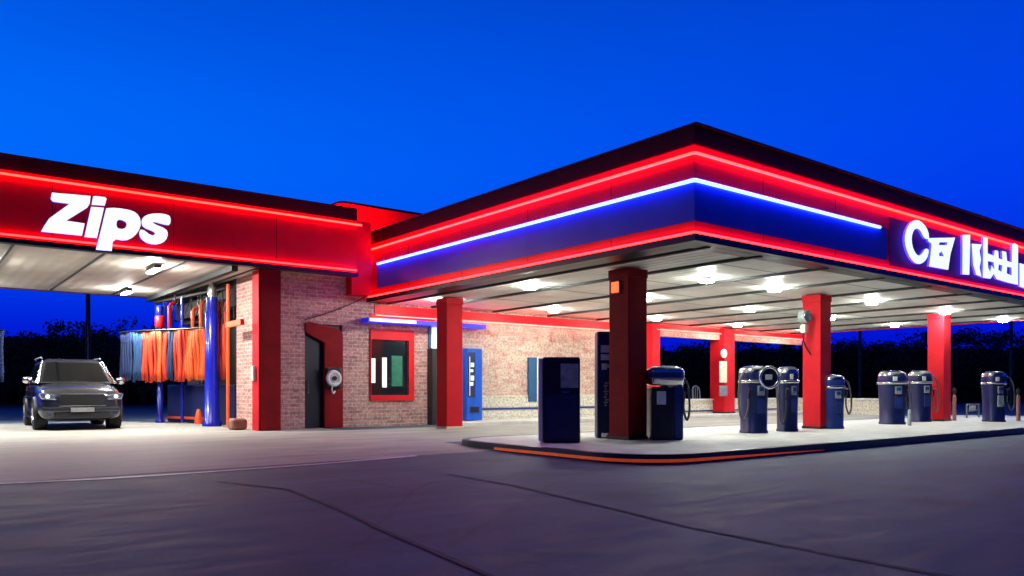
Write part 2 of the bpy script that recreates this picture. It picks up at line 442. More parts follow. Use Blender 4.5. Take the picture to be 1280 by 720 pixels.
# apron from pale edge strip to building, lamp brightness put into its colour
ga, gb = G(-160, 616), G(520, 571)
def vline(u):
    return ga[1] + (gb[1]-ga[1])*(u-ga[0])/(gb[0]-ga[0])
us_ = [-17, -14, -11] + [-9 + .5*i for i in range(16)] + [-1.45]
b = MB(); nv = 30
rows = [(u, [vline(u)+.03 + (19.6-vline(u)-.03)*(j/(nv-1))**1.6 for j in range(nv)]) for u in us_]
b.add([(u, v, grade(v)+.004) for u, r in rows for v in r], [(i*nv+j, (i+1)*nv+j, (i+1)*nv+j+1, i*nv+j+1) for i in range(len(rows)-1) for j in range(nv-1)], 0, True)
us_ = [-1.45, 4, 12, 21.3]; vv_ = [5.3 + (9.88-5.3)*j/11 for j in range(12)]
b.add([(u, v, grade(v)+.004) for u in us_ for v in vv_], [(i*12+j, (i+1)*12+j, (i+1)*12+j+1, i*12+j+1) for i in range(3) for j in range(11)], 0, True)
o = b.build('apron', 'apron_concrete'); tag(o, 'concrete apron in front of the building, lightened for the lamp light', kind='structure')

# ------------------------------------------------------------------ canopy island with kerb
def rounded(u0, u1, v0, v1, r, n=10):
    P = []
    for cx, cy, a0 in ((u1-r, v0+r, -90), (u1-r, v1-r, 0), (u0+r, v1-r, 90), (u0+r, v0+r, 180)):
        for i in range(n+1):
            a = radians(a0+90*i/n); P.append((cx+r*cos(a), cy+r*sin(a)))
    return P
IZ = .15
isl = anchor('pavement_island', 'raised pale concrete island under the canopy', 'island'); isl['kind'] = 'structure'
del isl['category']
a = MB(); a.prism(rounded(-1.42, 23.4, -.28, 5.1, 1.0), -.1, IZ); a.build('island_slab', 'island_concrete', isl)
def ring(b, o, i, z0, z1, mi=0):
    n = len(o); vs = [(x, y, z) for z in (z0, z1) for P in (o, i) for x, y in P]
    fs = []
    for k in range(n):
        m_ = (k+1) % n
        fs += [(k, m_, 2*n+m_, 2*n+k), (n+m_, n+k, 3*n+k, 3*n+m_), (2*n+k, 2*n+m_, 3*n+m_, 3*n+k), (m_, k, n+k, n+m_)]
    b.add(vs, fs, mi)
a = MB(); ring(a, rounded(-1.56, 23.54, -.42, 5.24, 1.14), rounded(-1.425, 23.405, -.285, 5.105, 1.005), .088, IZ+.004)
a.build('kerb_edge', 'kerb_dark', isl)
a = MB(); ring(a, rounded(-1.535, 23.515, -.395, 5.215, 1.115), rounded(-1.43, 23.41, -.29, 5.11, 1.01), -.1, .028)
a.build('kerb_base', 'kerb_dark', isl)
# orange stripe with glow added in its material, on the near kerb corner
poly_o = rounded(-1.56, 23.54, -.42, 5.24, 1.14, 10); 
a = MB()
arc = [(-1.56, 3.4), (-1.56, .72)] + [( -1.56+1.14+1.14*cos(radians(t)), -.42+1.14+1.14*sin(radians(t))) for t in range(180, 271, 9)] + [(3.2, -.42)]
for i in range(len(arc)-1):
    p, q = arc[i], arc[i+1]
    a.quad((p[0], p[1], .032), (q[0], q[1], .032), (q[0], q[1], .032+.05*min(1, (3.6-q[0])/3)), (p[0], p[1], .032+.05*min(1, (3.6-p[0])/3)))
a.build('kerb_glow_stripe', 'kerb_orange_glow', isl)
a = MB()
pb = [(-1.55, 3.4), (-1.55, .72)] + arc[2:-1] + [(4.1, -.41)]
ring(a, rounded(-1.52, 23.50, -.38, 5.20, 1.1), rounded(-1.44, 23.42, -.30, 5.12, 1.02), .0285, .0875)
a.build('kerb_core', 'kerb_dark', isl)

VW = 11.30            # face of the building wall
UE = 20.9             # far end of canopy
# ------------------------------------------------------------------ sidewalk by the building
SWZ = .22
sw = MB(); sw.box(U(578, 9.9), UE+.4, 9.9, VW, -.05, SWZ)
sd = sw.build('sidewalk', 'island_concrete', bevel=.015); sd['kind'] = 'structure'

# ------------------------------------------------------------------ canopy
ZT = 5.47
CV = VW
can = anchor('canopy', 'big flat canopy with red and blue neon fascia over the vacuum island', 'canopy')
a = MB(); a.box(.12, UE-.12, .12, CV-.02, CEIL, CEIL+.08, 0)
# dark seams
u = 2.03
k = 0
us = [.55]
while u < UE: us.append(u); u += 2.24
for u in us: a.box(u-.04, u+.04, .125, CV-.03, CEIL-.055, CEIL-.001, 1)
for i in range(len(us)-1):
    for j in range(5):
        v = .15 + 2.45*j + (1.1 if i % 2 else .0)
        if i > 0 and v < CV: a.box(us[i]+.03, us[i+1]-.03, v-.008, v+.008, CEIL-.006, CEIL-.001, 1)
a.build('ceiling', ['soffit', 'seam'], can)
a = MB(); a.box(0, UE, 0, CV-.01, ZT-.25, ZT-.05); a.build('roof', 'roof_dark', can)
ZL, ZB, ZR = Z(291, CY), Z(226, CY), Z(192, CY)       # low red, blue, high red tubes
def fascia(name, material, z0, z1, off, ulim=None, vlim=None):
    b = MB(); u1 = ulim or UE; v1 = vlim or CV-.012
    b.box(-off, u1, -off, .10, z0, z1)
    b.box(-off, .10, .10, v1, z0, z1)
    if name == 'fascia':
        uu = 1.9
        while uu < u1: b.box(uu, uu+.012, -off-.0015, -off+.01, z0, z1, 1); uu += 2.42
        vv = 1.9
        while vv < v1: b.box(-off-.0015, -off+.01, vv, vv+.012, z0, z1, 1); vv += 2.42
        return b.build(name, [material, 'roof_dark'], can)
    return b.build(name, material, can)
fascia('fascia_bottom_trim', 'black_trim', CEIL-.03, CEIL+.085, .10)
a = MB(); a.box(.101, UE-.13, .121, .42, CEIL-.028, CEIL-.002); a.box(.121, .42, .421, CV-.04, CEIL-.028, CEIL-.002); a.build('soffit_border', 'black_trim', can)
fascia('fascia', 'red_cladding', CEIL+.085, ZR+.15, 0.0)
fascia('roof_edge', 'roof_dark', ZR+.15, ZT, .035)
a = MB(); a.box(-.075, UE, .10-.2, -.03, ZT, ZT+.03); a.box(-.075, -.03, -.03, CV-.012, ZT, ZT+.03)
a.build('coping', 'black_trim', can)
# back and far sides
a = MB(); a.box(UE-.1, UE, .1, CV-.01, CEIL-.03, ZT); a.box(U(806, VW), UE, CV-.1, CV+.1, CEIL+.08, ZT)
a.build('rear_fascia', 'red_cladding', can)
# blue panel
UB = U(1108, -.0)
VB = V(472, 0)
a = MB(); a.box(-.02, UB, -.02, -.002, ZL+.20, ZB+.03); a.box(-.02, -.002, -.002, VB, ZL+.20, ZB+.03)
a.build('blue_panel', 'blue_cladding', can)
a = MB(); a.box(UB+.12, UE-.3, -.018, -.002, ZL+.10, ZR-.16); a.build('halo_panel', 'violet_halo', can)  # violet colour holds the halo glow around the letters
OFF = .046
def neon(name, z, material, r, u1, v1):
    b = MB()
    def seg(p, q, n): return [tuple(p[i]+(q[i]-p[i])*k/n for i in range(3)) for k in range(n+1)]
    rc = .06
    pts = [(-OFF, v1, z), (-OFF, rc-OFF, z)] + [(-OFF+rc-rc*cos(radians(t)), -OFF+rc-rc*sin(radians(t)), z) for t in (22, 45, 68)] + [(rc-OFF, -OFF, z), (u1, -OFF, z)]
    b.tube(pts, r, 8)
    return b.build(name, material, can)
neon('neon_tube', ZR, 'neon_red', .026, UE, CV-.05)
neon('neon_tube', ZL, 'neon_red_low', .026, UE, CV-.05)
neon('neon_tube', ZB, 'neon_blue', .032, U(1100, -OFF), V(472, -OFF))

# ceiling lights
proto = None
LP = []
for vv in (1.75, 5.9, 9.6):
    for uu in (1.35, 5.3, 9.9, 14.4, 18.9):
        LP.append((uu + (2.3 if vv < 2 and uu < 2 else (.9 if vv < 2 else 0)), vv + (.85 if vv < 2 else 0)))
rowl = ['street side row', 'middle row', 'wall side row']
coll = ['by the front corner of the canopy', 'second from the front left end', 'third from the front left end', 'fourth from the front left end', 'at the far right end']
li = [rowl[k//5] + ', ' + coll[k % 5] for k in range(15)]
for i, (uu, vv) in enumerate(LP):
    if i == 0:
        t = empty('ceiling_light', uu, vv, CEIL-.02, '', 'ceiling light', 'bright lights under the canopy ceiling')
        b = MB(); b.box(-.13, .13, -.13, .13, -.03, .015); b.build('light_housing', 'plate_white', t, bevel=.01)
        b = MB(); b.box(-.115, .115, -.115, .115, -.085, -.0302); b.build('lens', 'lamp_white', t, bevel=.02)
        proto = t
    else:
        t = copy_tree(proto); t.location = W(uu, vv, CEIL-.02)
    t['label'] = 'square white ceiling light ' + li[i]

# ------------------------------------------------------------------ pillars
def pillar(u, v, z0, z1, w, label, mats=('pillar_red', 'black_trim'), cap=True):
    t = empty('pillar', u, v, z0, label, 'pillar', 'square pillars holding up the canopy')
    h = z1-z0
    b = MB(); b.box(-w/2, w/2, -w/2, w/2, 0, h-.20); b.build('shaft', mats[0], t, bevel=.012)
    b = MB(); b.box(-w/2-.014, w/2+.014, -w/2-.014, w/2+.014, h-.20, h-.03); b.build('capital', mats[0], t, bevel=.01)
    b = MB(); b.box(-w/2-.015, w/2+.015, -w/2-.015, w/2+.015, .002, .06); b.build('base_plate', mats[1], t)
    return t
def pc(px, v): return U(px, v)
PV = 2.8
p1 = pillar(pc(785, PV), PV, IZ, CEIL, .54, 'thick dark maroon pillar at the front corner of the island', ('pillar_maroon', 'black_trim'))
pillar(pc(1021, PV), PV, IZ, CEIL, .50, 'red pillar with a shaded street side, second along the island')
pillar(pc(1174, PV+.2), PV+.2, IZ, CEIL, .50, 'slimmer looking red pillar, third along the island among the vacuums')
pl = pillar(pc(562, 9.15), 9.15, grade(9.15), CEIL, .50, 'bright red pillar beside the red framed window', ('pillar_red', 'extinguisher_cream'))
pillar(pc(815, 11.0), 11.0, SWZ, CEIL-.02, .42, 'red rear pillar where the stone wall ends')
pr = pillar(pc(903, 11.0), 11.0, SWZ, CEIL-.02, .68, 'wide red rear pillar with a cream notice box on it')
# notice box + round bell on the rear pillar
t = empty('notice_box', pc(903, 10.58), 10.58, 1.0, 'cream notice box with a round bell above, on the wide rear pillar', 'notice box')
b = MB(); b.box(-.2, .22, -.06, .012, .42, 1.25); b.build('box_body', 'extinguisher_cream', t, bevel=.02)
b = MB(); b.cyl((.06, -.05, 1.55), (.06, .01, 1.55), .17, 20); b.build('bell', 'extinguisher_cream', t)
b = MB(); b.box(-.2, .25, -.05, .012, -.1, .3); b.box(-.12, -.02, -.07, -.05, 0, .2); b.build('lower_plate', 'brushed', t, bevel=.02)

# box added for the orange glow at the top of the front pillar
t = empty('orange_glow_box', pc(785, PV)-.27, PV+.05, 3.12, 'small orange glow patch added high on the maroon front pillar', 'glow patch')
b = MB(); b.box(-.05, -.002, -.12, .12, -.04, .21); b.build('glow_backing', 'black_trim', t)
b = MB(); b.box(-.058, -.0505, -.10, .10, -.02, .19); b.build('glow_patch', 'orange_glow', t)

# ------------------------------------------------------------------ building under / behind the canopy
bld = anchor('wash_building', 'low brick building with pale stone base behind the canopy', 'building')
UL = -3.05                                   # left corner of the brick front
UWR = U(808, VW)
G0 = .12
w0, w1 = U(462, VW), U(517, VW)              # window frame extents
wz0, wz1 = Z(501, D(w0, VW)), Z(411, D(w0, VW))
o0, o1 = w0+.0, U(510, VW)
oz0, oz1 = Z(494, D(w0, VW)), Z(424, D(w0, VW))
d0, d1_ = U(381, VW), U(428, VW)
dz = Z(404, D(d0, VW))
X0 = U(545, VW)                              # brick changes to stone veneer here
# front wall in pieces leaving the window and door openings
a = MB()
a.box(UL, d0, VW, VW+.3, 0, 4.35)
a.box(d0, d1_, VW, VW+.3, dz, 4.35)
a.box(d1_, o0, VW, VW+.3, 0, 4.35)
a.box(o0, o1, VW, VW+.3, 0, oz0); a.box(o0, o1, VW, VW+.3, oz1, 4.35)
a.box(o1, X0, VW, VW+.3, 0, 4.35)
a.build('brick_front', 'brick', bld)
a = MB(); a.box(X0, UWR, VW, VW+.3, .98, CEIL+.1); a.build('stone_wall', 'stone_veneer', bld)
a = MB(); a.box(X0, UWR, VW-.05, VW+.3, 0, .98); a.build('stone_base', 'pale_stone', bld)
a = MB(); a.box(X0, UWR, VW-.075, VW-.05, .52, .58); a.build('base_ledge', 'mid_blue', bld)
a = MB(); a.box(U(468, VW), UWR, VW-.03, VW-.002, 3.27, 3.52); a.build('red_band', 'red_paint', bld)
a = MB(); a.box(U(462, VW), U(543, VW), VW-.028, VW-.001, 3.05, 3.265); a.build('red_panel', 'red_paint', bld)
a = MB(); a.tube([(U(470, VW-.06), VW-.07, 3.225), (UWR, VW-.07, 3.225)], .014, 8); a.build('neon_tube', 'neon_wall', bld)
# side and back walls, roof
a = MB(); a.box(UL, UWR, VW+5.0, VW+5.3, 0, 4.35); a.box(UWR-.3, UWR, VW+.3, VW+5, 0, 4.35)
a.build('rear_walls', 'block_side', bld)
a = MB(); a.box(UL+.32, UWR-.32, VW+.32, VW+5, 3.9, 4.3); a.build('roof', 'roof_dark', bld)
a = MB(); a.box(UL+.01, UL+.3, VW+.3, VW+1.9, 0, 4.35); a.build('bay_pier', 'brick', bld)
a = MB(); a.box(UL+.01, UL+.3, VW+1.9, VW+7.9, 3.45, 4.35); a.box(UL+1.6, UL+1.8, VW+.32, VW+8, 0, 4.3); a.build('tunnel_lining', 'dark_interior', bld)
# window
wd = MB()
for (x0, x1, z0, z1) in ((w0-.0, w1, oz1, wz1), (w0, w1, wz0, oz0), (o1, w1, oz0, oz1), (w0, w0+.035, oz0, oz1)):
    wd.box(x0, x1, VW-.05, VW-.003, z0, z1)
wf = wd.build('window', 'red_paint', bld, bevel=.008)
a = MB(); a.box(o0+.03, o1-.002, VW+.05, VW+.07, oz0+.002, oz1-.002); a.build('pane', 'window_dark', wf)
a = MB()
hh = oz1-oz0
a.box(o0+.08, o0+.20, VW+.04, VW+.048, oz0+.22*hh, oz0+.66*hh, 0)
a.box(o0+.42, o0+.56, VW+.04, VW+.048, oz0+.14*hh, oz0+.68*hh, 0)
a.box(o0+.72, o1-.16, VW+.04, VW+.048, oz0+.16*hh, oz0+.72*hh, 1)
a.build('lit_menu_strips', ['window_lit', 'window_green'], wf)
# doorway with a dark leaf and a red leaf
dr = MB(); dr.box(d0, d1_, VW+.12, VW+.16, G0, dz); dd = dr.build('door', 'navy_dark', bld)
a = MB(); a.tube([(d0+.12, VW+.04, 1.05), (d0+.12, VW+.04, 1.40)], .015, 8); a.build('handle', 'chrome', dd)
dm = d0+(d1_-d0)*.50
r_ = MB(); P = [(dm, G0+.01), (d1_-.0, G0+.01), (d1_, dz-.32)] + [(d1_-.25+.25*cos(radians(t)), dz-.3+.22*sin(radians(t))) for t in range(10, 91, 16)] + [(d0+.12, dz+.04), (d0, dz), (d0, dz-.22), (dm, dz-.5)]
r_.prism_xz(P, VW-.05, VW+.06); r_.build('red_leaf', 'pillar_maroon', dd, bevel=.01)
# black machine door with a teal transom
x0, x1 = U(534, VW), U(551, VW)
a = MB(); a.box(x0, x1, VW-.28, VW-.004, G0, 2.35); a.build('service_door', 'black_trim', bld, bevel=.01)
a = MB(); a.box(x0+.02, x0+.12, VW-.05, VW-.004, 2.36, 2.98, 0); a.box(x0+.12, x1+.1, VW-.05, VW-.004, 2.36, 2.98, 1); a.build('transom', ['teal_panel', 'window_lit'], bld)
# blue light canopy strip
t = anchor('blue_awning', 'narrow blue lit strip awning above the window and door', 'awning')
za = 2.98
a = MB(); a.box(U(460, VW-.5), U(608, VW-.5), VW-.5, VW-.06, za+.0, za+.13); a.build('awning_body', 'awning_blue', t, bevel=.01)
a = MB(); a.box(U(462, VW-.5), U(520, VW-.5), VW-.515, VW-.503, za+.03, za+.11); a.build('light_strip', 'window_lit', t)

# rear open bays: beam and low stone wall
rb = anchor('rear_beam', 'brick beam with a red stripe spanning the rear pillars', 'beam')
ub0, ub1 = UWR+.02, UE-.12
a = MB(); a.box(ub0, ub1, 10.88, 11.12, 3.10, CEIL-.025); a.build('beam', 'stone_veneer', rb)
a = MB(); a.box(ub0, ub1, 10.84, 10.878, 3.38, 3.54); a.build('red_stripe', 'red_paint', rb)
a = MB(); a.tube([(ub0, 10.80, 3.33), (ub1, 10.80, 3.33)], .014, 8); a.build('neon_tube', 'neon_wall', rb)
t = anchor('low_wall', 'low pale stone wall closing the rear and far end of the canopy', 'low wall')
VE = V(1108, UE+.1)
a = MB(); a.box(UWR+.01, UE+.25, VW-.1, VW+.1, 0, .72); a.box(UE+.05, UE+.25, VE, VW-.1, 0, .72); a.build('wall_body', 'pale_stone', t)
a = MB(); a.box(UWR+.01, UE+.3, VW-.15, VW+.15, .722, .79); a.box(UE, UE+.3, VE-.03, VW-.15, .722, .79); a.build('wall_cap', 'island_concrete', t, bevel=.01)
a = MB(); a.box(UWR+.01, UE+.04, VW-.125, VW-.102, .30, .35); a.build('wall_ledge', 'mid_blue', t)

# ------------------------------------------------------------------ left wash bay with its red fascia
VF = 10.66
FU = U(446, VF)
FL = -17.0
FZ0, FZ1 = 4.19, 5.93
bay = anchor('bay_roof', 'flat wash bay roof with tall red neon fascia', 'bay roof')
a = MB(); a.box(FL, FU, VF, VF+.12, FZ0+.05, FZ1-.30); a.box(FL, FL+.1, VF+.12, 19.3, FZ0, FZ1-.3)
for k in range(6): a.box(FU-2.2-2.42*k, FU-2.188-2.42*k, VF-.0015, VF+.01, FZ0+.051, FZ1-.301, 1)
a.build('fascia', ['red_cladding', 'roof_dark'], bay)
a = MB(); a.box(FL, FU, VF-.03, VF+.14, FZ1-.30, FZ1); a.box(FL, FU, VF-.05, VF+.16, FZ1, FZ1+.03); a.build('roof_edge', 'roof_dark', bay)
a = MB(); a.box(FL, FU+.0, VF-.10, VF+.14, FZ0-.05, FZ0+.05); a.build('fascia_bottom_trim', 'black_trim', bay)
a = MB(); a.box(FL, UL+1.5, VF+.15, 19.3, FZ0, FZ0+.08, 0)
for i in range(10):
    uu = UL+.2-1.72*i-.4
    a.box(uu-.03, uu+.03, VF+.16, 19.29, FZ0-.025, FZ0-.001, 1)
a.box(UL-.9, UL-.75, VF+.16, 19.29, FZ0-.16, FZ0-.027, 1)
a.build('ceiling', ['bay_soffit', 'seam'], bay)
a = MB(); a.box(FL, UL+.3, VF+.15, 19.3, FZ1-1.0, FZ1-.85); a.build('roof', 'roof_dark', bay)
a = MB(); a.box(FL, UL+.3, 19.3, 19.42, FZ0-.03, FZ1-.3); a.build('rear_fascia', 'roof_dark', bay)
a = MB(); a.box(FU+.0, U(459, VW-.1), VF+.30, VW-.004, 3.72, 5.72); a.build('red_return', 'red_paint', bay)
a = MB(); a.tube([(FL, VF-OFF, Z(216, D(U(0, VF), VF))), (FU-.0+.12, VF-OFF, Z(216, D(U(0, VF), VF))-.03)], .024, 8); a.build('neon_tube', 'neon_red', bay)
a = MB(); a.tube([(FL, VF-OFF, FZ0+.12), (FU-.03, VF-OFF, FZ0+.12)], .022, 8); a.build('neon_tube', 'neon_red_low', bay)
t = empty('bay_column', U(335, VF+.35), VF+.35, grade(VF), 'dark red square column at the corner of the wash bay', 'column')
b = MB(); b.box(-.26, .26, -.2, .28, 0, FZ0-.05-grade(VF)); b.build('shaft', 'pillar_maroon', t, bevel=.012)
b = MB(); b.box(-.30, -.262, -.17, .28, 0, FZ0-.06-grade(VF)); b.build('lit_side', 'pillar_red', t)  # side towards the bay in brighter red, light put into its colour
b = MB(); b.box(-.38, -.302, .0, .16, 1.25, 1.62); b.build('control_box', 'plate_white', t, bevel=.01)

# rooftop parapet
t = anchor('roof_parapet', 'red rooftop parapet with rounded end behind the two fascias', 'parapet')
vp = 12.7
uA, uB = U(411, vp), U(600, vp)
zt = Z(251, D(uA, vp))
P = [(uA, 4.3)] + [(uA+.55-.55*cos(radians(q)), zt-.32+.32*sin(radians(q))) for q in range(0, 91, 15)] + [(uB, zt), (uB, 4.3)]
a = MB(); a.prism_xz(P, vp, vp+2.5); a.build('parapet_body', 'red_paint', t)
P2 = [(x, z+.004) for x, z in P[1:-1]]; P3 = [(x, z+.06) for x, z in P2][::-1]
a = MB(); a.prism_xz(P2+P3, vp-.04, vp+2.54); a.build('coping', 'black_trim', t)
fl = empty('added_roof_flood', U(440, 11.6), 11.75, 5.05, 'added unseen red floodlight on the roof aimed at the parapet', 'floodlight')
b = MB(); b.box(-.2, .2, -.1, .05, 0, .25); b.build('lamp_body', 'black_trim', fl)
lamp = bpy.data.lights.new('parapet_wash', 'AREA'); lamp.energy = 260; lamp.color = (1, .03, .03); lamp.size = .4  # red light added to brighten the parapet, its source unseen
lo = bpy.data.objects.new('parapet_wash', lamp); col.objects.link(lo); lo.parent = fl
lo.location = (0, .06, .3); lo.rotation_euler = (radians(118), 0, 0)

# bay lights
proto = None
for i, (px, py) in enumerate(((192, 332), (158, 361), (-40, 322), (-60, 350))):
    dd_ = (FZ0-EYE)*FPX/(487-py); uu, vv = UV(px, dd_)
    if i == 0:
        t = empty('bay_light', uu, vv, FZ0-.03, '', 'ceiling light', 'lights under the wash bay roof')
        b = MB(); b.box(-.08, .08, -.42, .42, -.09, .0); b.build('light_housing', 'black_trim', t, bevel=.01)
        b = MB(); b.box(-.07, .07, -.40, .40, -.12, -.092); b.build('tube', 'lamp_bay', t, bevel=.02)
        proto = t
    else:
        t = copy_tree(proto); t.location = W(uu, vv, FZ0-.03)
    t['label'] = ['long white tube light nearest the red fascia, left of the column', 'long white tube light at the rear edge of the bay above the curtain',
                  'long white tube light at the front left of the bay', 'long white tube light at the rear left of the bay'][i]

# ------------------------------------------------------------------ lettering
def outline_mesh(name, splines, map_pt, v, depth, parent):
    cu = bpy.data.curves.new(name, 'CURVE'); cu.dimensions = '2D'; cu.fill_mode = 'BOTH'; cu.extrude = depth/2
    for pts in splines:
        sp = cu.splines.new('POLY'); sp.points.add(len(pts)-1); sp.use_cyclic_u = True
        for p, q in zip(sp.points, pts):
            a_, b_ = map_pt(*q); p.co = (a_, b_, 0, 1)
    tmp = bpy.data.objects.new('tmp', cu); col.objects.link(tmp)
    dg = bpy.context.evaluated_depsgraph_get(); dg.update()
    me = bpy.data.meshes.new_from_object(tmp.evaluated_get(dg))
    bpy.data.objects.remove(tmp); bpy.data.curves.remove(cu)
    me.name = name
    for vt in me.vertices:
        x, y, z = vt.co; vt.co = (x, v - z, y)
    me.update()
    me.materials.clear(); me.materials.append(MATS['letter_face']); me.materials.append(MATS['letter_side'])
    for p in me.polygons:
        p.material_index = 0 if p.center.y < v - depth/2 + 1e-4 and abs(p.normal.y) > .9 else 1
    o = bpy.data.objects.new(name, me); col.objects.link(o); o.parent = parent
    return o
def smooth(pts, n=2):
    for _ in range(n):
        q = []
        for i in range(len(pts)):
            a_, b_ = pts[i], pts[(i+1) % len(pts)]
            q += [(a_[0]*.75+b_[0]*.25, a_[1]*.75+b_[1]*.25), (a_[0]*.25+b_[0]*.75, a_[1]*.25+b_[1]*.75)]
        pts = q
    return pts
def mapper(ox, oy, k, v):
    def f(x, y):
        px, py = ox+x*k, oy+y*k; u = U(px, v); return (u, Z(py, D(u, v)))
    return f
sz = anchor('store_sign', 'white glowing channel letters reading Zips on the red fascia', 'sign')
vz = VF-.10; mz = mapper(44, 232, .140625, vz-.025)
outline_mesh('letter', [[(150, 62), (492, 92), (484, 160), (462, 196), (275, 312), (440, 336), (415, 445), (52, 408), (78, 362), (125, 292), (305, 162), (158, 142), (138, 118)]], mz, vz, .05, sz)
outline_mesh('letter', [[(516, 98), (530, 92), (620, 102), (635, 115), (618, 178), (502, 170)], [(498, 188), (612, 196), (548, 466), (438, 456)]], mz, vz, .05, sz)
outline_mesh('letter', [smooth([(638, 200), (720, 196), (870, 222), (925, 270), (942, 335), (920, 405), (870, 460), (800, 492), (692, 472), (680, 580), (680, 582), (540, 570), (540, 568), (575, 440), (630, 205)], 1),
                        smooth([(722, 310), (760, 300), (812, 325), (815, 358), (790, 388), (722, 380)], 2)], mz, vz, .05, sz)
outline_mesh('letter', [smooth([(1205, 285), (1200, 352), (1150, 348), (1045, 318), (1050, 338), (1165, 385), (1182, 430), (1160, 490), (1100, 522), (1010, 520), (940, 475), (922, 420), (945, 380), (1035, 448), (1070, 432), (1055, 408), (960, 372), (942, 325), (960, 278), (1020, 250), (1120, 246), (1185, 262)], 1)], mz, vz, .05, sz)
sc = anchor('wash_sign', 'white glowing channel letters on the canopy front facing the street', 'sign')
vc = -.10; mc = mapper(1120, 265, .13889, vc-.025)
outline_mesh('letter', [smooth([(300, 240), (290, 170), (250, 105), (195, 68), (140, 85), (95, 150), (76, 235), (88, 320), (125, 410), (175, 462), (225, 470), (278, 425), (300, 340), (265, 325), (240, 370), (205, 400), (170, 365), (145, 300), (140, 220), (160, 160), (190, 145), (220, 165), (245, 220), (270, 245)], 1)], mc, vc, .05, sc)
outline_mesh('letter', [[(290, 235), (532, 230), (490, 380), (470, 520), (298, 488), (312, 380), (320, 285), (290, 262)], [(392, 272), (466, 272), (456, 298), (386, 298)], [(388, 372), (412, 355), (432, 400), (388, 396)]], mc, vc, .05, sc)
outline_mesh('letter', [[(600, 205), (668, 205), (660, 565), (598, 560)]], mc, vc, .05, sc)
outline_mesh('letter', [[(682, 285), (772, 292), (752, 350), (765, 430), (752, 500), (768, 582), (722, 562), (694, 470)]], mc, vc, .05, sc)
outline_mesh('letter', [[(785, 225), (825, 235), (825, 372), (882, 395), (890, 345), (920, 350), (925, 418), (958, 428), (955, 350), (992, 360), (1000, 440), (1042, 455), (1045, 292), (1066, 280), (1098, 300), (1098, 655), (1000, 632), (905, 602), (880, 555), (850, 600), (782, 590)],
                        [(826, 440), (880, 452), (886, 520), (860, 480), (848, 540), (830, 505)], [(925, 470), (957, 480), (950, 540), (920, 520)], [(1000, 490), (1040, 500), (1040, 572), (996, 552)]], mc, vc, .05, sc)
outline_mesh('letter', [[(1112, 460), (1165, 475), (1225, 500), (1245, 560), (1240, 705), (1195, 695), (1195, 570), (1165, 545), (1165, 688), (1112, 668)]], mc, vc, .05, sc)

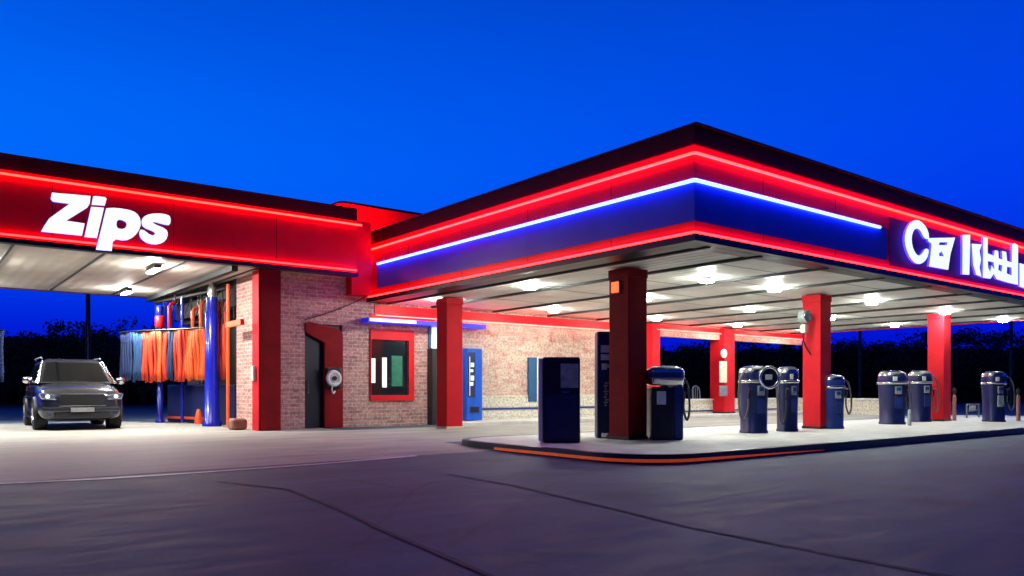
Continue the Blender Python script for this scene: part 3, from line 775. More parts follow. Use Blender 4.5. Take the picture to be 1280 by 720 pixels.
# ------------------------------------------------------------------ vacuum stations
def hose_pts(x, y, z, s=1, reach=.32, low=.25):
    return [(x, y, z), (x+s*reach*.4, y-.10, z+.05), (x+s*reach*.8, y-.16, z-.10), (x+s*reach, y-.18, z-.45), (x+s*reach*.9, y-.20, low+.1), (x+s*reach*.55, y-.22, low), (x+s*reach*.2, y-.22, low+.25), (x+s*.06, y-.24, low+.55)]
def refine(pts, n=5):
    P = [Vector(p) for p in pts]; out = []
    for i in range(len(P)-1):
        p0, p1, p2, p3 = P[max(i-1, 0)], P[i], P[i+1], P[min(i+2, len(P)-1)]
        for k in range(n):
            t = k/n
            out.append(.5*((2*p1)+(-p0+p2)*t+(2*p0-5*p1+4*p2-p3)*t*t+(-p0+3*p1-3*p2+p3)*t**3))
    out.append(P[-1]); return out
VG = 'blue vacuum stations on the island'
def vacuum(u, v, z, h, w, label, body='navy', ringface=False, plate=True, boxy=False, side='mid_blue'):
    t = empty('vacuum_station', u, v, z, label, 'vacuum', VG)
    r = w/2/1.17 if not boxy else w/2/1.2; pw = 2.6 if not boxy else 6
    hb = h*.74
    b = MB(); b.lathe([(r*.94, 0), (r*.94, .05), (r*.88, .07), (r*.90, .5*hb), (r*.98, hb)], 36, pw=pw)
    b.build('body', body, t)
    b = MB(); b.lathe([(r*.99, hb), (r*1.05, hb+.015), (r*1.05, hb+.055), (r*.99, hb+.07)], 36, pw=pw); b.build('trim_ring', 'chrome', t)
    b = MB(); b.lathe([(r*.98, hb+.07), (r*1.0, hb+.10), (r*.98, h*.90), (r*.88, h*.955), (r*.62, h*.99), (.01, h)], 36, pw=pw); b.build('dome', body, t)
    b = MB(); b.lathe([(r*.985, h*.895), (r*.93, h*.945), (r*.86, h*.962)], 36, pw=pw); b.build('crown_ring', 'chrome', t)
    if ringface:
        fx, fy, fz = r*.55, -r*1.02, h*.82; rr = .235
        b = MB(); P = [(fx+rr*cos(q*pi/12), fy-.05, fz+rr*sin(q*pi/12)) for q in range(25)]; b.tube(P, .035, 8, cap=False); b.build('gauge_ring', 'chrome', t)
        b = MB(); b.cyl((fx, fy+.1, fz), (fx, fy-.03, fz), .215, 28); b.build('gauge_back', 'navy_dark', t)
        b = MB(); b.box(fx-.10, fx+.08, fy-.05, fy-.031, fz-.05, fz+.07); b.build('gauge_plate', 'plate_white', t, bevel=.01)
    elif plate:
        b = MB(); b.box(-r*.45, -r*.1, -r*1.02, -r*.90, h*.80, h*.88); b.build('instruction_plate', 'plate_white', t, bevel=.006)
    b = MB(); b.box(-r*.25, r*.35, -r*1.01, -r*.9, h*.30, h*.52); b.build('access_door', side, t, bevel=.01)
    sd = -1 if int(u*10) % 2 else 1
    hs = MB(); hs.tube(refine(hose_pts(sd*r*.7, 0, h*.86, sd, .22+.05*(int(u*7) % 3), .2+.06*(int(u*5) % 4))), .022, 8); ho = hs.build('hose', 'hose_grey', t); t.rotation_euler[2] = .15+.10*((int(u*13) % 5)-2)
    b = MB(); b.box(-r*.30, r*.22, -r*1.12, -r*.95, h*.56, h*.70); b.build('coin_box', 'brushed', t, bevel=.012)
    b = MB(); b.box(-r*.22, r*.14, -r*1.135, -r*1.121, h*.62, h*.68); b.build('coin_box_label', 'teal_panel', t)
    nz_ = MB(); nz_.tube([(sd*(r*.7+.06), -.24, .80), (sd*(r*.7+.05), -.26, .96), (sd*(r*.7+.03), -.29, 1.02)], [.024, .03, .05], 10); nz_.build('nozzle', 'rubber', ho)
    return t
def at_base(px, py, z=IZ): return G(px, py, z)
def place(px, top, base, wpx):
    d = (EYE-IZ)*FPX/(base-487); u, v = UV(px, d); return u, v, IZ, (base-top)/FPX*d, wpx/FPX*d
vacuum(*place(942, 457, 541, 40), 'navy vacuum station with big chrome ringed gauge, left of the second pillar', ringface=True)
vacuum(*place(984, 458, 539, 30), 'narrow navy vacuum station partly behind the second pillar')
vacuum(*place(1040, 468, 535.5, 33), 'slate blue vacuum station showing just right of the second pillar', body='mid_blue', plate=False)
vacuum(*place(1115, 463, 530, 36), 'dark blue vacuum station standing alone, left of the third pillar')
vacuum(*place(1150, 463, 527, 30), 'navy vacuum station touching the left side of the third pillar')
vacuum(*place(1242, 464, 527, 30), 'navy vacuum station at the far right end of the island', side='plate_grey')
# hooded bin like station right of the maroon pillar
u, v, z, h, w = place(831, 458, 549, 44)
t = empty('vacuum_station', u, v, z, 'dark navy vacuum station with chrome banded hood beside the maroon pillar', 'vacuum', VG)
r = w/2.25; t.rotation_euler[2] = .02
b = MB(); b.box(-r, r*.35, -r, r, 0, h*.72); b.build('body', 'navy_dark', t, bevel=.03)
b = MB(); b.box(r*.36, r, -r*.9, r*.9, 0, h*.74); b.build('side_canister', 'mid_blue', t, bevel=.04)
b = MB(); b.lathe([(r*1.0, h*.74), (r*1.12, h*.76), (r*1.15, h*.84)], 32, pw=4); b.build('hood_band', 'chrome', t)
b = MB(); b.lathe([(r*1.14, h*.842), (r*1.15, h*.90), (r*1.05, h*.965), (r*.7, h*1.0), (.01, h*1.01)], 32, pw=4); b.build('hood', 'mid_blue', t)
b = MB(); b.lathe([(r*1.155, h*.915), (r*1.12, h*.95)], 32, pw=4); b.build('hood_trim', 'chrome', t)
b = MB(); b.box(-r*.72, -r*.15, -r-.012, -r-.002, h*.48, h*.66); b.build('instruction_plate', 'plate_white', t)
hs = MB(); hs.tube(refine(hose_pts(r*.9, -.05, h*.8, 1, .16, .4)), .022, 8); hs.build('hose', 'hose_grey', t)

# big dark kiosk at the island's left end
u, v, z, h, w = place(700, 447, 552, 50)
t = empty('pay_kiosk', u, v, z, 'tall dark navy pay kiosk with a grey screen at the left end of the island', 'kiosk')
kw = w/1.08; t.rotation_euler[2] = .02
b = MB(); b.box(-kw/2, kw/2, -kw/2, kw/2, 0, h); b.build('cabinet', 'navy_dark', t, bevel=.05, seg=4)
b = MB(); b.box(-kw/2-.075, -kw/2-.002, -kw/2+.03, -kw/2+.15, .03, h-.03); b.build('side_trim', 'plate_white', t)
b = MB(); b.box(-.04+.02, kw/2-.04, -kw/2-.02, -kw/2-.002, h*.64, h*.92); b.build('screen', 'plate_grey', t, bevel=.01)
b = MB(); b.box(-kw/2+.06, kw/2-.06, -kw/2-.008, -kw/2-.001, .08, h*.56); b.build('access_door', 'navy', t, bevel=.004)
b = MB(); b.box(.0, .14, -kw/2-.03, -kw/2-.002, h*.58, h*.60); b.build('card_slot', 'chrome', t)
# tall slim kiosk behind the maroon pillar
u, v, z, h, w = place(757, 415, 547, 27)
t = empty('change_machine', u, v, z, 'tall slim navy change machine with white lettering, left of the maroon pillar', 'change machine')
kw = w/1.1; t.rotation_euler[2] = .03
b = MB(); b.box(-kw/2, kw/2, -kw/2, kw/2, 0, h); b.build('cabinet', 'navy', t, bevel=.03, seg=3)
b = MB(); f = -kw/2-.006
b.box(-kw*.32, kw*.35, f, f+.004, h*.80, h*.87); b.box(-kw*.32, kw*.35, f, f+.004, h*.73, h*.785)
b.box(-kw*.28, 0, f, f+.004, h*.64, h*.70); b.box(-kw*.1, kw*.3, f, f+.004, h*.66, h*.69); b.build('white_panels', 'plate_white', t)
b = MB()
for k in range(9): b.box(-kw*.12-.02*(k % 2), -kw*.02+.02*(k % 3), f, f+.004, h*(.30+.026*k), h*(.316+.026*k))
b.box(-kw*.08, -kw*.06, f+.001, f+.005, h*.30, h*.53)
b.build('vertical_lettering', 'plate_grey', t)
b = MB(); b.box(-kw*.3, kw*.2, f-.06, f, .02, .12); b.build('foot_guard', 'chrome', t, bevel=.01)

# blue vending machine on the wall and teal wall panel
t = empty('vending_machine', U(585, VW-.3), VW-.35, SWZ, 'bright blue vending machine against the wall right of the red pillar', 'vending machine')
dd_ = D(U(585, VW-.3), VW-.3); hv = Z(434, dd_)-SWZ-.05; wv = 24/FPX*dd_
b = MB(); b.box(-wv/2, wv/2, -.3, .3, 0.02, hv); b.build('cabinet', 'bright_blue', t, bevel=.03, seg=3)
b = MB(); b.box(-wv/2+.04, wv*.02, -.312, -.302, .7, hv-.12); b.build('front_panel', 'navy', t, bevel=.003)
b = MB()
for k, (zz, hz) in enumerate(((1.05, .10), (1.2, .14), (1.45, .07), (1.6, .12))): b.box(-wv*.30+.02*(k % 2), -wv*.12+.03*(k % 2), -.318, -.313, zz, zz+hz)
b.box(-wv*.34, -wv*.31, -.314, -.3125, .75, 1.9); b.build('product_window', 'window_lit', t)
b = MB(); b.box(-wv*.3, wv*.25, -.32, -.302, .25, .42); b.build('dispensing_flap', 'navy_dark', t)
t = empty('wall_panel', U(665, VW), VW-.004, 0, 'teal blue panel hung on the stone wall behind the kiosk', 'wall panel')
dd_ = D(U(665, VW), VW)
b = MB(); b.box(-.2, .14, -.08, 0, Z(502, dd_), Z(447, dd_)); b.build('panel', 'teal_panel', t, bevel=.01)
b = MB(); b.box(.145, .23, -.085, 0, Z(502, dd_), Z(446, dd_)); b.build('edge_strip', 'plate_white', t)

# hose boom by the second pillar
uu, vv = pc(1021, PV)-.25, PV
t = empty('hose_boom', uu, vv, 0, 'grey hose boom with round reel on the left face of the second pillar', 'hose boom')
b = MB(); b.tube([(0, 0, 2.95), (-.28, 0, 3.0)], .03, 10); b.build('arm', 'brushed', t)
b = MB(); b.cyl((-.33, -.09, 3.0), (-.33, .09, 3.0), .16, 24); b.build('reel', 'plate_grey', t, bevel=.01)
b = MB(); b.tube([(-.33+.15*cos(q), -.1, 3.0+.15*sin(q)) for q in [k*pi/10 for k in range(21)]], .02, 8, cap=False); b.build('reel_rim', 'chrome', t)
b = MB(); b.box(-.42, -.24, -.07, .07, 2.58, 2.80); b.build('junction_box', 'extinguisher_cream', t, bevel=.03)
b = MB(); b.tube(refine([(-.36, 0, 2.6), (-.37, 0, 2.4), (-.26, 0, 2.25), (-.12, 0, 2.12), (-.04, 0, 2.05)]), .02, 8); b.build('hose', 'rubber', t)

# white hose reel beside the door
xr = U(417, VW-.2)
t = empty('hose_reel', xr, VW-.06, Z(473, D(xr, VW)), 'round white hose reel in a black housing beside the dark doorway', 'hose reel')
b = MB(); b.box(-.2, .26, -.12, 0, -.28, .30); b.build('housing', 'black_trim', t, bevel=.06, seg=3)
b = MB()
for k in range(14):
    an = k*2*pi/14; b.tube([(0, -.16, 0), (.2*cos(an), -.16, .2*sin(an))], .02, 6)
b.tube([(.17*cos(q*pi/12), -.15, .17*sin(q*pi/12)) for q in range(25)], .055, 8, cap=False); b.build('reel', 'plate_white', t)
b = MB(); b.cyl((0, -.23, 0), (0, -.1, 0), .06, 16); b.build('hub', 'black_trim', t)
b = MB(); b.tube(refine([(-.05, -.16, -.18), (-.06, -.17, -.3), (-.02, -.16, -.4), (.05, -.12, -.34)]), .022, 8); b.build('hose_tail', 'plate_white', t)

# cable between canopy corner and door head
t = anchor('cable', 'thin dark cable from the canopy corner down to the door head', 'cable')
xa, xb = U(459, VW-.1), U(382, VW-.1)
za_, zb_ = Z(371, D(xa, VW)), Z(400, D(xb, VW))
b = MB(); b.tube([(xb+(xa-xb)*k/10, VW-.06, zb_+(za_-zb_)*k/10-.05*sin(pi*k/10)) for k in range(11)], .014, 6); b.build('wire', 'black_trim', t)

# ------------------------------------------------------------------ wash gantry with hanging cloth curtains
def gpt(px, d): return UV(px, d)
def curtain(name, px0, px1, d0_, d1c, zt, zb, mats, label, group=None, gap=.02, hair=.12):
    """a row of hanging cloth strips from a bar"""
    a0, a1 = gpt(px0, d0_), gpt(px1, d1c)
    t = empty(name, a0[0], a0[1], 0, label, 'curtain', group)
    dx, dy = a1[0]-a0[0], a1[1]-a0[1]; Ln = math.hypot(dx, dy); n = max(3, int(Ln/hair)); ax = (dx/Ln, dy/Ln)
    rnd = random.Random(int(px0)*7+3)
    groups = {}
    for i in range(n):
        mm = mats(i/n); groups.setdefault(mm, MB())
        x0 = Ln*i/n; x1 = Ln*(i+1)/n + .012
        off = rnd.uniform(-.03, .03); zb2 = zb+rnd.uniform(-.05, .06); sway = rnd.uniform(-.02, .02)
        vs = []; K = 5
        for k in range(K+1):
            f = k/K; z = zt+(zb2-zt)*f; o = off*(.3+.7*f)+.02*sin(f*6+i)
            for xx in (x0+sway*f, x1+sway*f):
                vs.append((xx*ax[0]-o*ax[1], xx*ax[1]+o*ax[0], z))
        bb = groups[mm]
        bb.add(vs, [(2*k, 2*k+1, 2*k+3, 2*k+2) for k in range(K)], 0, True)
    for mm, bb in groups.items():
        o = bb.build('cloth_panel', mm, t); s = o.modifiers.new('thick', 'SOLIDIFY'); s.thickness = .012
    b = MB(); b.tube([(0, 0, zt+.02), (dx, dy, zt+.02)], .035, 8); b.build('top_bar', 'black_trim', t)
    return t
curtain('wash_curtain', 150, 178, 24.6, 24.0, 2.93, 1.42, lambda f: 'cloth_blue' if f < .45 else 'cloth_teal', 'blue and teal hanging wash curtain behind the parked car')
curtain('wash_curtain', 178, 209, 24.0, 23.5, 2.93, 1.40, lambda f: 'cloth_orange' if f < .5 or f > .75 else 'cloth_amber', 'red orange hanging wash curtain right of the blue one')
curtain('wash_curtain', 210, 256, 23.4, 22.6, 2.92, 1.42, lambda f: 'cloth_blue' if f < .08 else ('cloth_orange' if f < .45 else 'cloth_amber'), 'amber orange hanging wash curtain left of the blue post')
curtain('wash_curtain', 271, 283, 22.2, 22.0, 3.65, 1.42, lambda f: 'cloth_orange', 'tall narrow orange cloth strip right of the blue post')
curtain('wash_curtain', -30, 5, 24.6, 24.2, 2.98, 1.40, lambda f: 'cloth_teal' if f < .6 else 'cloth_blue', 'teal curtain cut off by the left edge of the picture')
for px, d, r_, mm, lb in ((285, 21.2, .045, 'orange_paint', 'thin orange upright beside the brick pier'), (228, 23.9, .05, 'gantry_blue', 'thin dark blue upright behind the amber curtain')):
    a0 = UV(px, d); t = empty('upright', a0[0], a0[1], .12, lb, 'upright')
    b = MB(); b.tube([(0, 0, 0), (0, 0, 3.9)], r_, 10); b.build('pole', mm, t)
    b = MB(); b.box(-.12, .12, -.12, .12, .0, .02); b.build('foot_plate', 'brushed', t)
# gantry: posts, top bar, brush spindles, blue bumper wall
def uvp(px, d): return UV(px, d)
gu, gv = uvp(265, 21.9)
t = empty('blue_post', gu, gv, .12, 'glossy bright blue round post right of the orange curtains', 'post')
b = MB(); b.lathe([(.26, 0), (.26, .12), (.215, .16), (.185, 1.6), (.185, 3.2), (.15, 3.25), (.15, 3.62)], 28); b.build('post', 'gantry_blue', t)
b = MB(); b.lathe([(.10, 3.622), (.12, 3.8), (.06, 4.05)], 20); b.build('cap', 'brushed', t)
gu2, gv2 = uvp(200, 24.2)
t = empty('blue_post', gu2, gv2, .12, 'thin violet blue post left under the orange curtain', 'post')
b = MB(); b.lathe([(.14, 0), (.14, .1), (.085, .14), (.085, 3.3), (.11, 3.32), (.11, 3.6), (.05, 3.65)], 20); b.build('post', 'gantry_blue', t)
b = MB(); b.lathe([(.12, 2.95), (.14, 3.0), (.14, 3.3), (.12, 3.31)], 20); b.build('red_collar', 'red_paint', t)
for i, (px, d, zt_, mm, lb) in enumerate(((212, 23.6, 3.75, 'red_paint', 'red hanging brush spindle above the left orange curtain'),
                                          (241, 23.1, 3.55, 'orange_paint', 'thin orange brush spindle above the amber curtain'),
                                          (251, 22.9, 3.72, 'orange_paint', 'thick orange brush spindle beside the blue post'))):
    a0 = uvp(px, d); t = empty('brush_spindle', a0[0], a0[1], 0, lb, 'spindle')
    b = MB(); b.tube([(0, 0, 2.97), (0, 0, zt_-.1), (.05, 0, zt_), (.16, 0, zt_+.06)], [.05, .06, .045, .03], 10); b.build('spindle', mm, t)
    b = MB(); b.tube([(.16, 0, zt_+.06), (.16, 0, FZ0-.03)], .02, 8); b.build('hanger', 'black_trim', t)
a0, a1 = uvp(203, 24.6), uvp(288, 22.3)
t = empty('bumper_wall', a0[0], a0[1], .12, 'low dark blue splash wall below the orange curtains', 'splash wall')
dx, dy = a1[0]-a0[0], a1[1]-a0[1]; Ln = math.hypot(dx, dy); t.rotation_euler[2] = TH+math.atan2(dy, dx)
b = MB(); b.box(0, Ln, .15, .4, 0, 1.18); b.build('panel', 'navy', t, bevel=.04, seg=3)
b = MB(); b.box(.05, Ln*.72, .10, .148, .12, .20); b.build('orange_rail', 'orange_paint', t)
b = MB(); b.lathe([(.12, 0), (.11, .15), (.07, .38), (.04, .45)], 18, Ln*.58, -.05); b.build('orange_cone', 'orange_paint', t)
a0, a1 = uvp(284, 20.6), uvp(303, 19.6)
t = empty('guide_arm', a0[0], a0[1], 0, 'orange guide arm reaching to the brick pier', 'guide arm')
dx, dy = a1[0]-a0[0], a1[1]-a0[1]
b = MB(); b.box(0, math.hypot(dx, dy), -.05, .05, 2.78, 2.92); o = b.build('arm', 'orange_paint', t); o.rotation_euler = (0, 0, math.atan2(dy, dx))
# dark equipment frame overhead
a0, a1 = uvp(192, 25.4), uvp(290, 21.5)
t = empty('gantry_frame', a0[0], a0[1], 0, 'dark overhead steel frame above the wash curtains', 'gantry')
dx, dy = a1[0]-a0[0], a1[1]-a0[1]; Ln = math.hypot(dx, dy); t.rotation_euler[2] = TH+math.atan2(dy, dx)
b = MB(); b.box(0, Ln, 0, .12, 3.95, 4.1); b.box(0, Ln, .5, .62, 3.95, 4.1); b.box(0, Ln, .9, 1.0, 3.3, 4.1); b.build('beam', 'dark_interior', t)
b = MB()
for k in range(9): b.tube([(Ln*k/8, .06, 3.0), (Ln*k/8, .06, 3.95)], .02, 6)
for k in range(6): b.tube([(Ln*k/6, .06, 3.1), (Ln*(k+1)/6, .06, 3.92)], .015, 6)
b.build('braces', 'rubber', t)
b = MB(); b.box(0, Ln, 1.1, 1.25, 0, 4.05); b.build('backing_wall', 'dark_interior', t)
# sandstone block at foot of the pier
a0 = uvp(296, 19.9)
t = empty('bollard_block', a0[0], a0[1], .12, 'small pinkish concrete block at the foot of the bay pier', 'block')
b = MB(); b.box(-.18, .22, -.2, .2, 0, .30); b.build('block', 'terracotta', t, bevel=.08, seg=3)

# ------------------------------------------------------------------ parked car
def build_car(u, v, z, rz, label):
    car = empty('parked_car', u, v, z, label, 'car', rz=rz)
    S = [(-.02, .70, .42, .80), (.04, .84, .30, .92), (.18, .93, .24, 1.02), (.55, .975, .22, 1.10), (1.15, .985, .22, 1.18), (1.6, .985, .22, 1.20),
         (3.2, .985, .22, 1.22), (4.4, .98, .24, 1.22), (4.78, .95, .30, 1.20), (4.9, .84, .42, 1.10)]
    vs = []
    for y, w, zb, ztp in S:
        hgt = ztp-zb
        half = [(0, zb), (w*.80, zb), (w*.965, zb+.10), (w, zb+hgt*.35), (w*.995, zb+hgt*.62), (w*.955, ztp-.10), (w*.86, ztp-.01), (w*.45, ztp+.035), (0, ztp+.045)]
        ring_ = half + [(-x, zz) for x, zz in half[-2:0:-1]]
        vs += [(x, y, zz) for x, zz in ring_]
    n = len(ring_); b = MB()
    fs = [(i*n+k, i*n+(k+1) % n, (i+1)*n+(k+1) % n, (i+1)*n+k) for i in range(len(S)-1) for k in range(n)]
    fs = [f[::-1] for f in fs] + [tuple(range(n)), tuple(range((len(S)-1)*n, len(S)*n))[::-1]]
    b.add(vs, fs, 0, True); body = b.build('body', 'car_paint', car)
    sb = body.modifiers.new('sub', 'SUBSURF'); sb.levels = 2; sb.render_levels = 2
    # cabin
    R0 = [(-.90, 1.18), (.90, 1.18), (.90, 4.78), (-.90, 4.78)]; R1 = [(-.70, 2.02), (.70, 2.02), (.70, 4.55), (-.70, 4.55)]
    z0, z1 = 1.20, 1.80
    b = MB(); vs = [(x, y, z0) for x, y in R0] + [(x, y, z1) for x, y in R1] + [(x*.82, 2.22 if y < 3 else 4.38, z1+.065) for x, y in R1]
    b.add(vs, [(0, 1, 5, 4), (1, 2, 6, 5), (2, 3, 7, 6), (3, 0, 4, 7), (4, 5, 9, 8), (5, 6, 10, 9), (6, 7, 11, 10), (7, 4, 8, 11), (8, 9, 10, 11)], 0)
    b.build('cabin', 'car_paint', car, bevel=.05, seg=3)
    def lerp(p, q, t): return tuple(p[i]+(q[i]-p[i])*t for i in range(3))
    def pane(name, A, B, C_, D_, s0, s1, t0, t1, off, matn='car_glass'):
        lo_ = [lerp(A, B, s0), lerp(A, B, s1)]; hi = [lerp(D_, C_, s0), lerp(D_, C_, s1)]
        P = [lerp(lo_[0], hi[0], t0), lerp(lo_[1], hi[1], t0), lerp(lo_[1], hi[1], t1), lerp(lo_[0], hi[0], t1)]
        nrm = (Vector(P[1])-Vector(P[0])).cross(Vector(P[3])-Vector(P[0])).normalized()*off
        b = MB(); Q = [tuple(Vector(p)+nrm) for p in P]; I = [tuple(Vector(p)-nrm*.3) for p in P]
        b.add(Q+I, [(0, 1, 2, 3), (4, 5, 1, 0), (5, 6, 2, 1), (6, 7, 3, 2), (7, 4, 0, 3)]); return b.build(name, matn, car, bevel=.004)
    c = [(x, y, z0) for x, y in R0] + [(x, y, z1) for x, y in R1]
    pane('windshield', c[0], c[1], c[5], c[4], .06, .94, .08, .93, .012)
    pane('rear_window', c[2], c[3], c[7], c[6], .08, .92, .15, .9, .012)
    for s0, s1 in ((.16, .44), (.47, .74), (.77, .95)):
        pane('side_window', c[3], c[0], c[4], c[7], 1-s1, 1-s0, .10, .86, .012)
        pane('side_window', c[1], c[2], c[6], c[5], s0, s1, .10, .86, .012)
    # bright pillar line along the windshield
    for s in (-1, 1):
        b = MB(); b.tube([(s*.915, 1.16, 1.215), (s*.72, 2.03, 1.80)], .016, 8); b.build('pillar_trim', 'chrome', car)
        b = MB(); b.tube([(s*.70, 2.3, 1.875), (s*.72, 2.45, 1.91), (s*.72, 4.2, 1.91), (s*.70, 4.35, 1.87)], .018, 8); b.build('roof_rail', 'brushed', car)
        b = MB(); b.lathe([(.01, -.09), (.09, -.07), (.12, 0), (.10, .08), (.01, .10)], 16, s*1.09, 1.45, sx=1.0, sy=.55)
        for i_ in range(len(b.v)): b.v[i_] = (b.v[i_][0], b.v[i_][1], b.v[i_][2]+1.27)
        b.tube([(s*.9, 1.48, 1.22), (s*1.08, 1.45, 1.25)], .03, 8); b.build('mirror', 'chrome', car)
        # headlight
        b = MB(); b.prism_xz([(s*.56, .76), (s*.90, .79), (s*.95, .93), (s*.80, .95), (s*.58, .88)][::s], -.03, .30)
        b.build('headlight', 'headlight_glass', car, bevel=.03, seg=3)
        b = MB(); b.cyl((s*.74, -.035, .44), (s*.74, .2, .44), .075, 18); b.build('fog_light', 'headlight_glass', car)
    b = MB(); b.box(-.49, .49, -.045, .06, .64, .90, 0)
    for k in range(5): b.box(-.48, .48, -.058, -.046, .66+.05*k, .675+.05*k, 1)
    b.build('grille', ['black_trim', 'car_plastic'], car, bevel=.006)
    b = MB(); b.box(-.52, .52, -.07, .02, .905, .935); b.box(-.52, .52, -.06, .02, .615, .635); b.build('grille_trim', 'chrome', car, bevel=.008)
    b = MB(); b.box(-.86, .86, -.075, .25, .47, .59); b.build('bumper', 'car_paint', car, bevel=.03, seg=3)
    b = MB(); b.box(-.62, .62, -.05, .25, .30, .46); b.build('lower_intake', 'car_plastic', car, bevel=.03)
    for s in (-1, 1):
        b = MB(); b.cyl((s*.76, -.045, .86), (s*.76, -.02, .86), .05, 16); b.build('headlight_lens', 'window_lit', car)
    b = MB(); b.box(-.26, .26, -.095, -.077, .47, .58); b.build('number_plate', 'brushed', car)
    b = MB(); b.tube([(-.55, 1.02, 1.215), (0, .98, 1.25)], .01, 6); b.tube([(.05, 1.10, 1.25), (.6, 1.12, 1.225)], .01, 6); b.build('wipers', 'rubber', car)
    for y in (.95, 3.95):
        for s in (-1, 1):
            b = MB(); b.tube([(s*.80, y+.43*cos(q), .38+.43*sin(q)) for q in [radians(k) for k in range(-14, 195, 13)]], .045, 8)
            for i_, p in enumerate(b.v): b.v[i_] = (p[0]+s*.17, p[1], p[2])
            b.build('wheel_arch', 'car_plastic', car)
            b = MB(); b.cyl((s*.70, y, .36), (s*.985, y, .36), .40, 30); b.build('arch_lining', 'rubber', car)
            b = MB(); b.tube([(s*.74, y, .36), (s*.78, y, .36), (s*.98, y, .36), (s*1.005, y, .36)], [.34, .36, .36, .335], 32); wh = b.build('wheel', 'rubber', car)
            b = MB(); b.cyl((s*.99, y, .36), (s*1.008, y, .36), .235, 28, 0)
            for k in range(7):
                an = k*2*pi/7; b.tube([(s*1.012, y+.04*cos(an), .36+.04*sin(an)), (s*1.012, y+.22*cos(an), .36+.22*sin(an))], .022, 6, 1)
            b.build('rim', ['car_plastic', 'chrome'], wh)
    for s in (-1, 1):
        b = MB(); b.box(s*.99-.012, s*.99+.012, 1.2, 4.6, .80, .83); b.box(s*.97-.015, s*.97+.02, 1.45, 3.45, .28, .34); b.build('side_trim', 'chrome', car)
        b = MB(); b.box(s*.99-.02, s*.99+.02, 2.35, 2.55, 1.0, 1.03); b.box(s*.99-.02, s*.99+.02, 3.3, 3.5, 1.0, 1.03); b.build('door_handles', 'chrome', car)
        b = MB(); b.box(s*.80-.1, s*.80+.1, 4.80, 4.90, .85, 1.12); b.build('tail_light', 'red_paint', car)
    return car
cu_, cv_ = UV(103, 19.7)
build_car(cu_, cv_, .12, -radians(2.5), 'glossy black minivan with chrome trim facing out of the wash bay')

# ------------------------------------------------------------------ beyond: bollards, barrier, lamp posts, trees
for px, zz, lb in ((1193, 1.1, 'slim pinkish bollard just right of the third pillar'), (1273, 1.1, 'slim pinkish bollard at the right edge of the picture')):
    u, v = G(px, 527, .12); t = empty('bollard', u, v, .12, lb, 'bollard', 'pinkish bollards past the island')
    b = MB(); b.lathe([(.09, 0), (.06, .04), (.055, .8), (.04, .85), (.01, .87)], 18); b.build('post', 'terracotta', t)
    b = MB(); b.lathe([(.03, .87), (.06, .93), (.06, 1.02), (.02, 1.08)], 14); b.build('finial', 'rubber', t)
u, v = G(1216, 523, .12); t = empty('barrier', u, v, .12, 'low grey metal barrier between the third pillar and the last vacuum', 'barrier')
b = MB(); b.tube([(-.5, 0, 0), (-.5, 0, .5), (.5, 0, .5), (.5, 0, 0)], .03, 8); b.tube([(-.5, 0, .28), (.5, 0, .28)], .02, 8); b.build('rail', 'hose_grey', t)
b = MB(); b.box(-.25, .2, -.02, .02, .3, .46); b.build('plate', 'plate_grey', t)
# bright small post and box near vacuum stations
u, v = G(1137, 532, IZ); t = empty('short_post', u, v, IZ, 'short pale green post between two vacuums left of the third pillar', 'post')
b = MB(); b.lathe([(.05, 0), (.045, .42), (.02, .46)], 14); b.build('post', 'plate_grey', t)
for px, lb in ((846, 'small grey chair standing behind the low wall, left one'), (876, 'small grey chair standing behind the low wall, right one')):
    uu = U(px, 12.6); t = empty('garden_chair', uu, 12.6, .12, lb, 'chair', 'chairs behind the low wall')
    b = MB(); b.box(-.25, .25, -.22, .25, .46, .50); b.build('seat', 'brushed', t, bevel=.01)
    b = MB(); b.tube(refine([(-.24, .22, .5), (-.22, .26, 1.05), (0, .28, 1.18), (.22, .26, 1.05), (.24, .22, .5)]), .022, 8)
    for k in (-.12, 0, .12): b.tube([(k, .26, .5), (k, .275, 1.13)], .014, 6)
    b.build('backrest', 'brushed', t)
    for sx in (-.22, .22):
        for sy in (-.2, .2):
            b = MB(); b.tube([(sx, sy, .46), (sx*1.15, sy*1.15, 0)], .016, 6); b.build('leg', 'brushed', t)

for px, d, hh_, lb in ((110, 36, 7.2, 'dark lamp post seen through the wash bay'), (1075, 52, 9, 'dark lamp post seen under the far canopy edge left of the third pillar'), (1264, 50, 9, 'dark lamp post seen under the canopy at the far right')):
    u, v = UV(px, d); t = empty('lamp_post', u, v, .12, lb, 'lamp post', 'unlit lamp posts beyond the lot')
    b = MB(); b.lathe([(.16, 0), (.12, .3), (.085, hh_)], 14); b.build('pole', 'black_trim', t)
    b = MB(); b.tube([(0, 0, hh_), (.6, 0, hh_+.15), (1.1, 0, hh_+.15)], .045, 8); b.box(.9, 1.5, -.13, .13, hh_+.08, hh_+.2); b.build('lamp_head', 'black_trim', t)

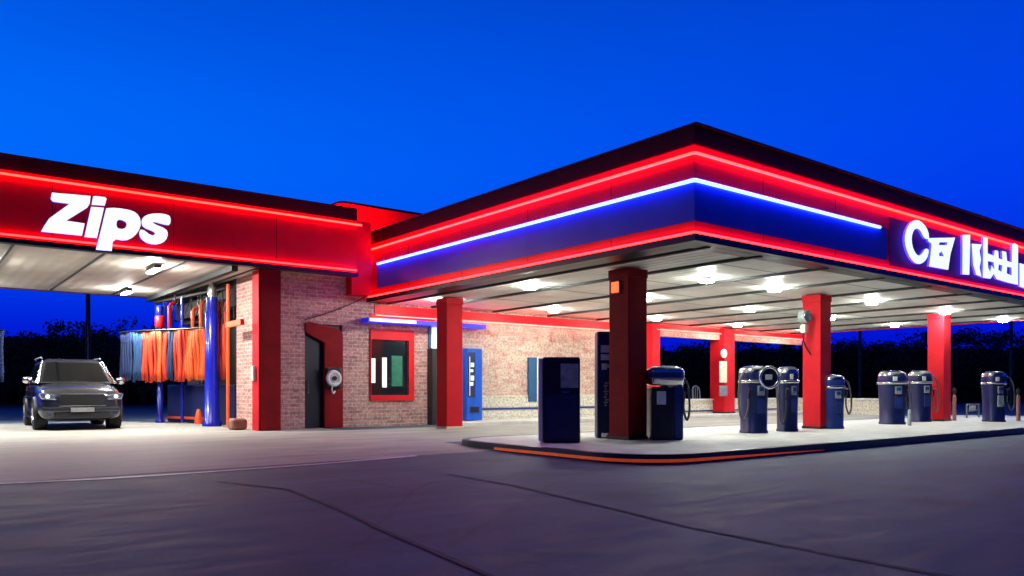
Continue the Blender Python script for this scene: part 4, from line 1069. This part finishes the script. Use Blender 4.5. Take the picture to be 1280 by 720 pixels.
def tree_mesh(seed, h, spread, nclump, leaves):
    rnd = random.Random(seed); cr = MB(); tk = MB()
    tk.tube([(0, 0, 0), (rnd.uniform(-.1, .1), .05, h*.3), (rnd.uniform(-.2, .2), 0, h*.75)], [.18, .13, .04], 8)
    for k in range(5):
        an = rnd.uniform(0, 2*pi); tk.tube([(0, 0, h*.28+.1*k), (spread*.5*cos(an), spread*.5*sin(an), h*(.5+.07*k))], [.07, .02], 6)
    for c_ in range(nclump):
        an = rnd.uniform(0, 2*pi); rr = spread*math.sqrt(rnd.random()); zz = h*rnd.uniform(.22, .93)
        rr *= (1-.6*max(0, (zz/h-.55)/.45)**2)
        cx_, cy_ = rr*cos(an), rr*sin(an); cs = rnd.uniform(.35, .75)*h*.14
        for q in range(leaves):
            p = Vector((rnd.gauss(0, 1), rnd.gauss(0, 1), rnd.gauss(0, .8)))*cs*.6 + Vector((cx_, cy_, zz))
            a_ = Vector((rnd.uniform(-1, 1), rnd.uniform(-1, 1), rnd.uniform(-1, 1))).normalized()*rnd.uniform(.10, .2)
            b_ = a_.cross(Vector((rnd.uniform(-1, 1), rnd.uniform(-1, 1), rnd.uniform(-1, 1))).normalized())*.9
            cr.add([p-a_, p+b_*.5, p+a_, p-b_*.5], [(0, 1, 2, 3)])
    return tk, cr
TG = 'dark trees in the distance beyond the lot'
protos = []
for k in range(3):
    tk, cr = tree_mesh(11+k, 6.0, 2.6, 70, 34)
    t = empty('tree', 0, 0, .1, 'dark leafy tree in the black tree line beyond the lot', 'tree', TG)
    tk.build('trunk', 'bark', t); cr.build('crown', 'leaf', t); protos.append(t)
spots = []
rnd = random.Random(4)
def treeline(px0, px1, n, d, prof):
    for i in range(n):
        px = px0+(px1-px0)*(i+.5)/n + rnd.uniform(-3, 3); dd = d+rnd.uniform(-4, 4); py = prof(px)+rnd.uniform(-3, 6)
        spots.append((px, dd, (Z(py, dd)-.1)/6.0*1.03))
treeline(-60, 215, 11, 52, lambda p: 410 if 20 < p < 60 else 415)
treeline(815, 1010, 8, 64, lambda p: 431)
treeline(1035, 1150, 5, 66, lambda p: 427)
treeline(1150, 1215, 3, 60, lambda p: 411)
treeline(1215, 1340, 5, 66, lambda p: 421)
for i, (px, dd, sc_) in enumerate(spots):
    u, v = UV(px, dd)
    t = protos[i] if i < 3 else copy_tree(protos[i % 3])
    t['label'] = 'dark tree behind the wash bay, part of the black tree line' if px < 300 else ('dark tree seen between the rear pillars of the canopy' if px < 1030 else 'dark tree beyond the far right end of the vacuum island')
    t.location = W(u, v, .1); t.rotation_euler = (0, 0, rnd.uniform(0, 6.28)); k = rnd.uniform(.9, 1.3); sc_ *= rnd.uniform(.88, 1.16)
    t.scale = (sc_*k, sc_*k, sc_)
# dense undergrowth behind the trees: one dark mass, bumpy top
def hedge(px0, px1, d, py, seed):
    b = MB(); n = 90; rows = []
    for i in range(n+1):
        px = px0+(px1-px0)*i/n; u, v = UV(px, d+1.5*sin(i*.7+seed)); zt_ = Z(py, d)*(1+.10*noise.noise(Vector((i*.35, seed, 0)))+.05*noise.noise(Vector((i*1.3, seed, 3))))
        q = W(u, v); back = UV(px, d+4); 
        rows.append([(u, v, 0), (u+.1, v-.1, zt_*.6), (u, v, zt_*.9), ((u+back[0])/2, (v+back[1])/2, zt_), (back[0], back[1], 0)])
    m_ = 5; vs = [p for r in rows for p in r]
    b.add(vs, [(i*m_+k, (i+1)*m_+k, (i+1)*m_+k+1, i*m_+k+1) for i in range(n) for k in range(m_-1)])
    rn = random.Random(seed)
    for i in range(5200):
        j = rn.randrange(n); r0 = rows[j]; f = rn.random()
        p = Vector(r0[rn.choice((1, 2, 3))]).lerp(Vector(rows[j+1][2]), f*.8) + Vector((rn.gauss(0, .4), rn.gauss(0, .4), rn.gauss(0, .16)))
        a_ = Vector((rn.uniform(-1, 1), rn.uniform(-1, 1), rn.uniform(-1, 1))).normalized()*.16; b_ = a_.cross(Vector((.3, .5, 1)).normalized())
        b.add([p-a_, p+b_, p+a_, p-b_], [(0, 1, 2, 3)])
    o = b.build('undergrowth', 'hedge'); tag(o, 'black undergrowth mass below the distant tree line', 'undergrowth', kind='stuff'); return o
hedge(-260, 330, 57, 420, 1)
hedge(700, 1500, 70, 436, 2)
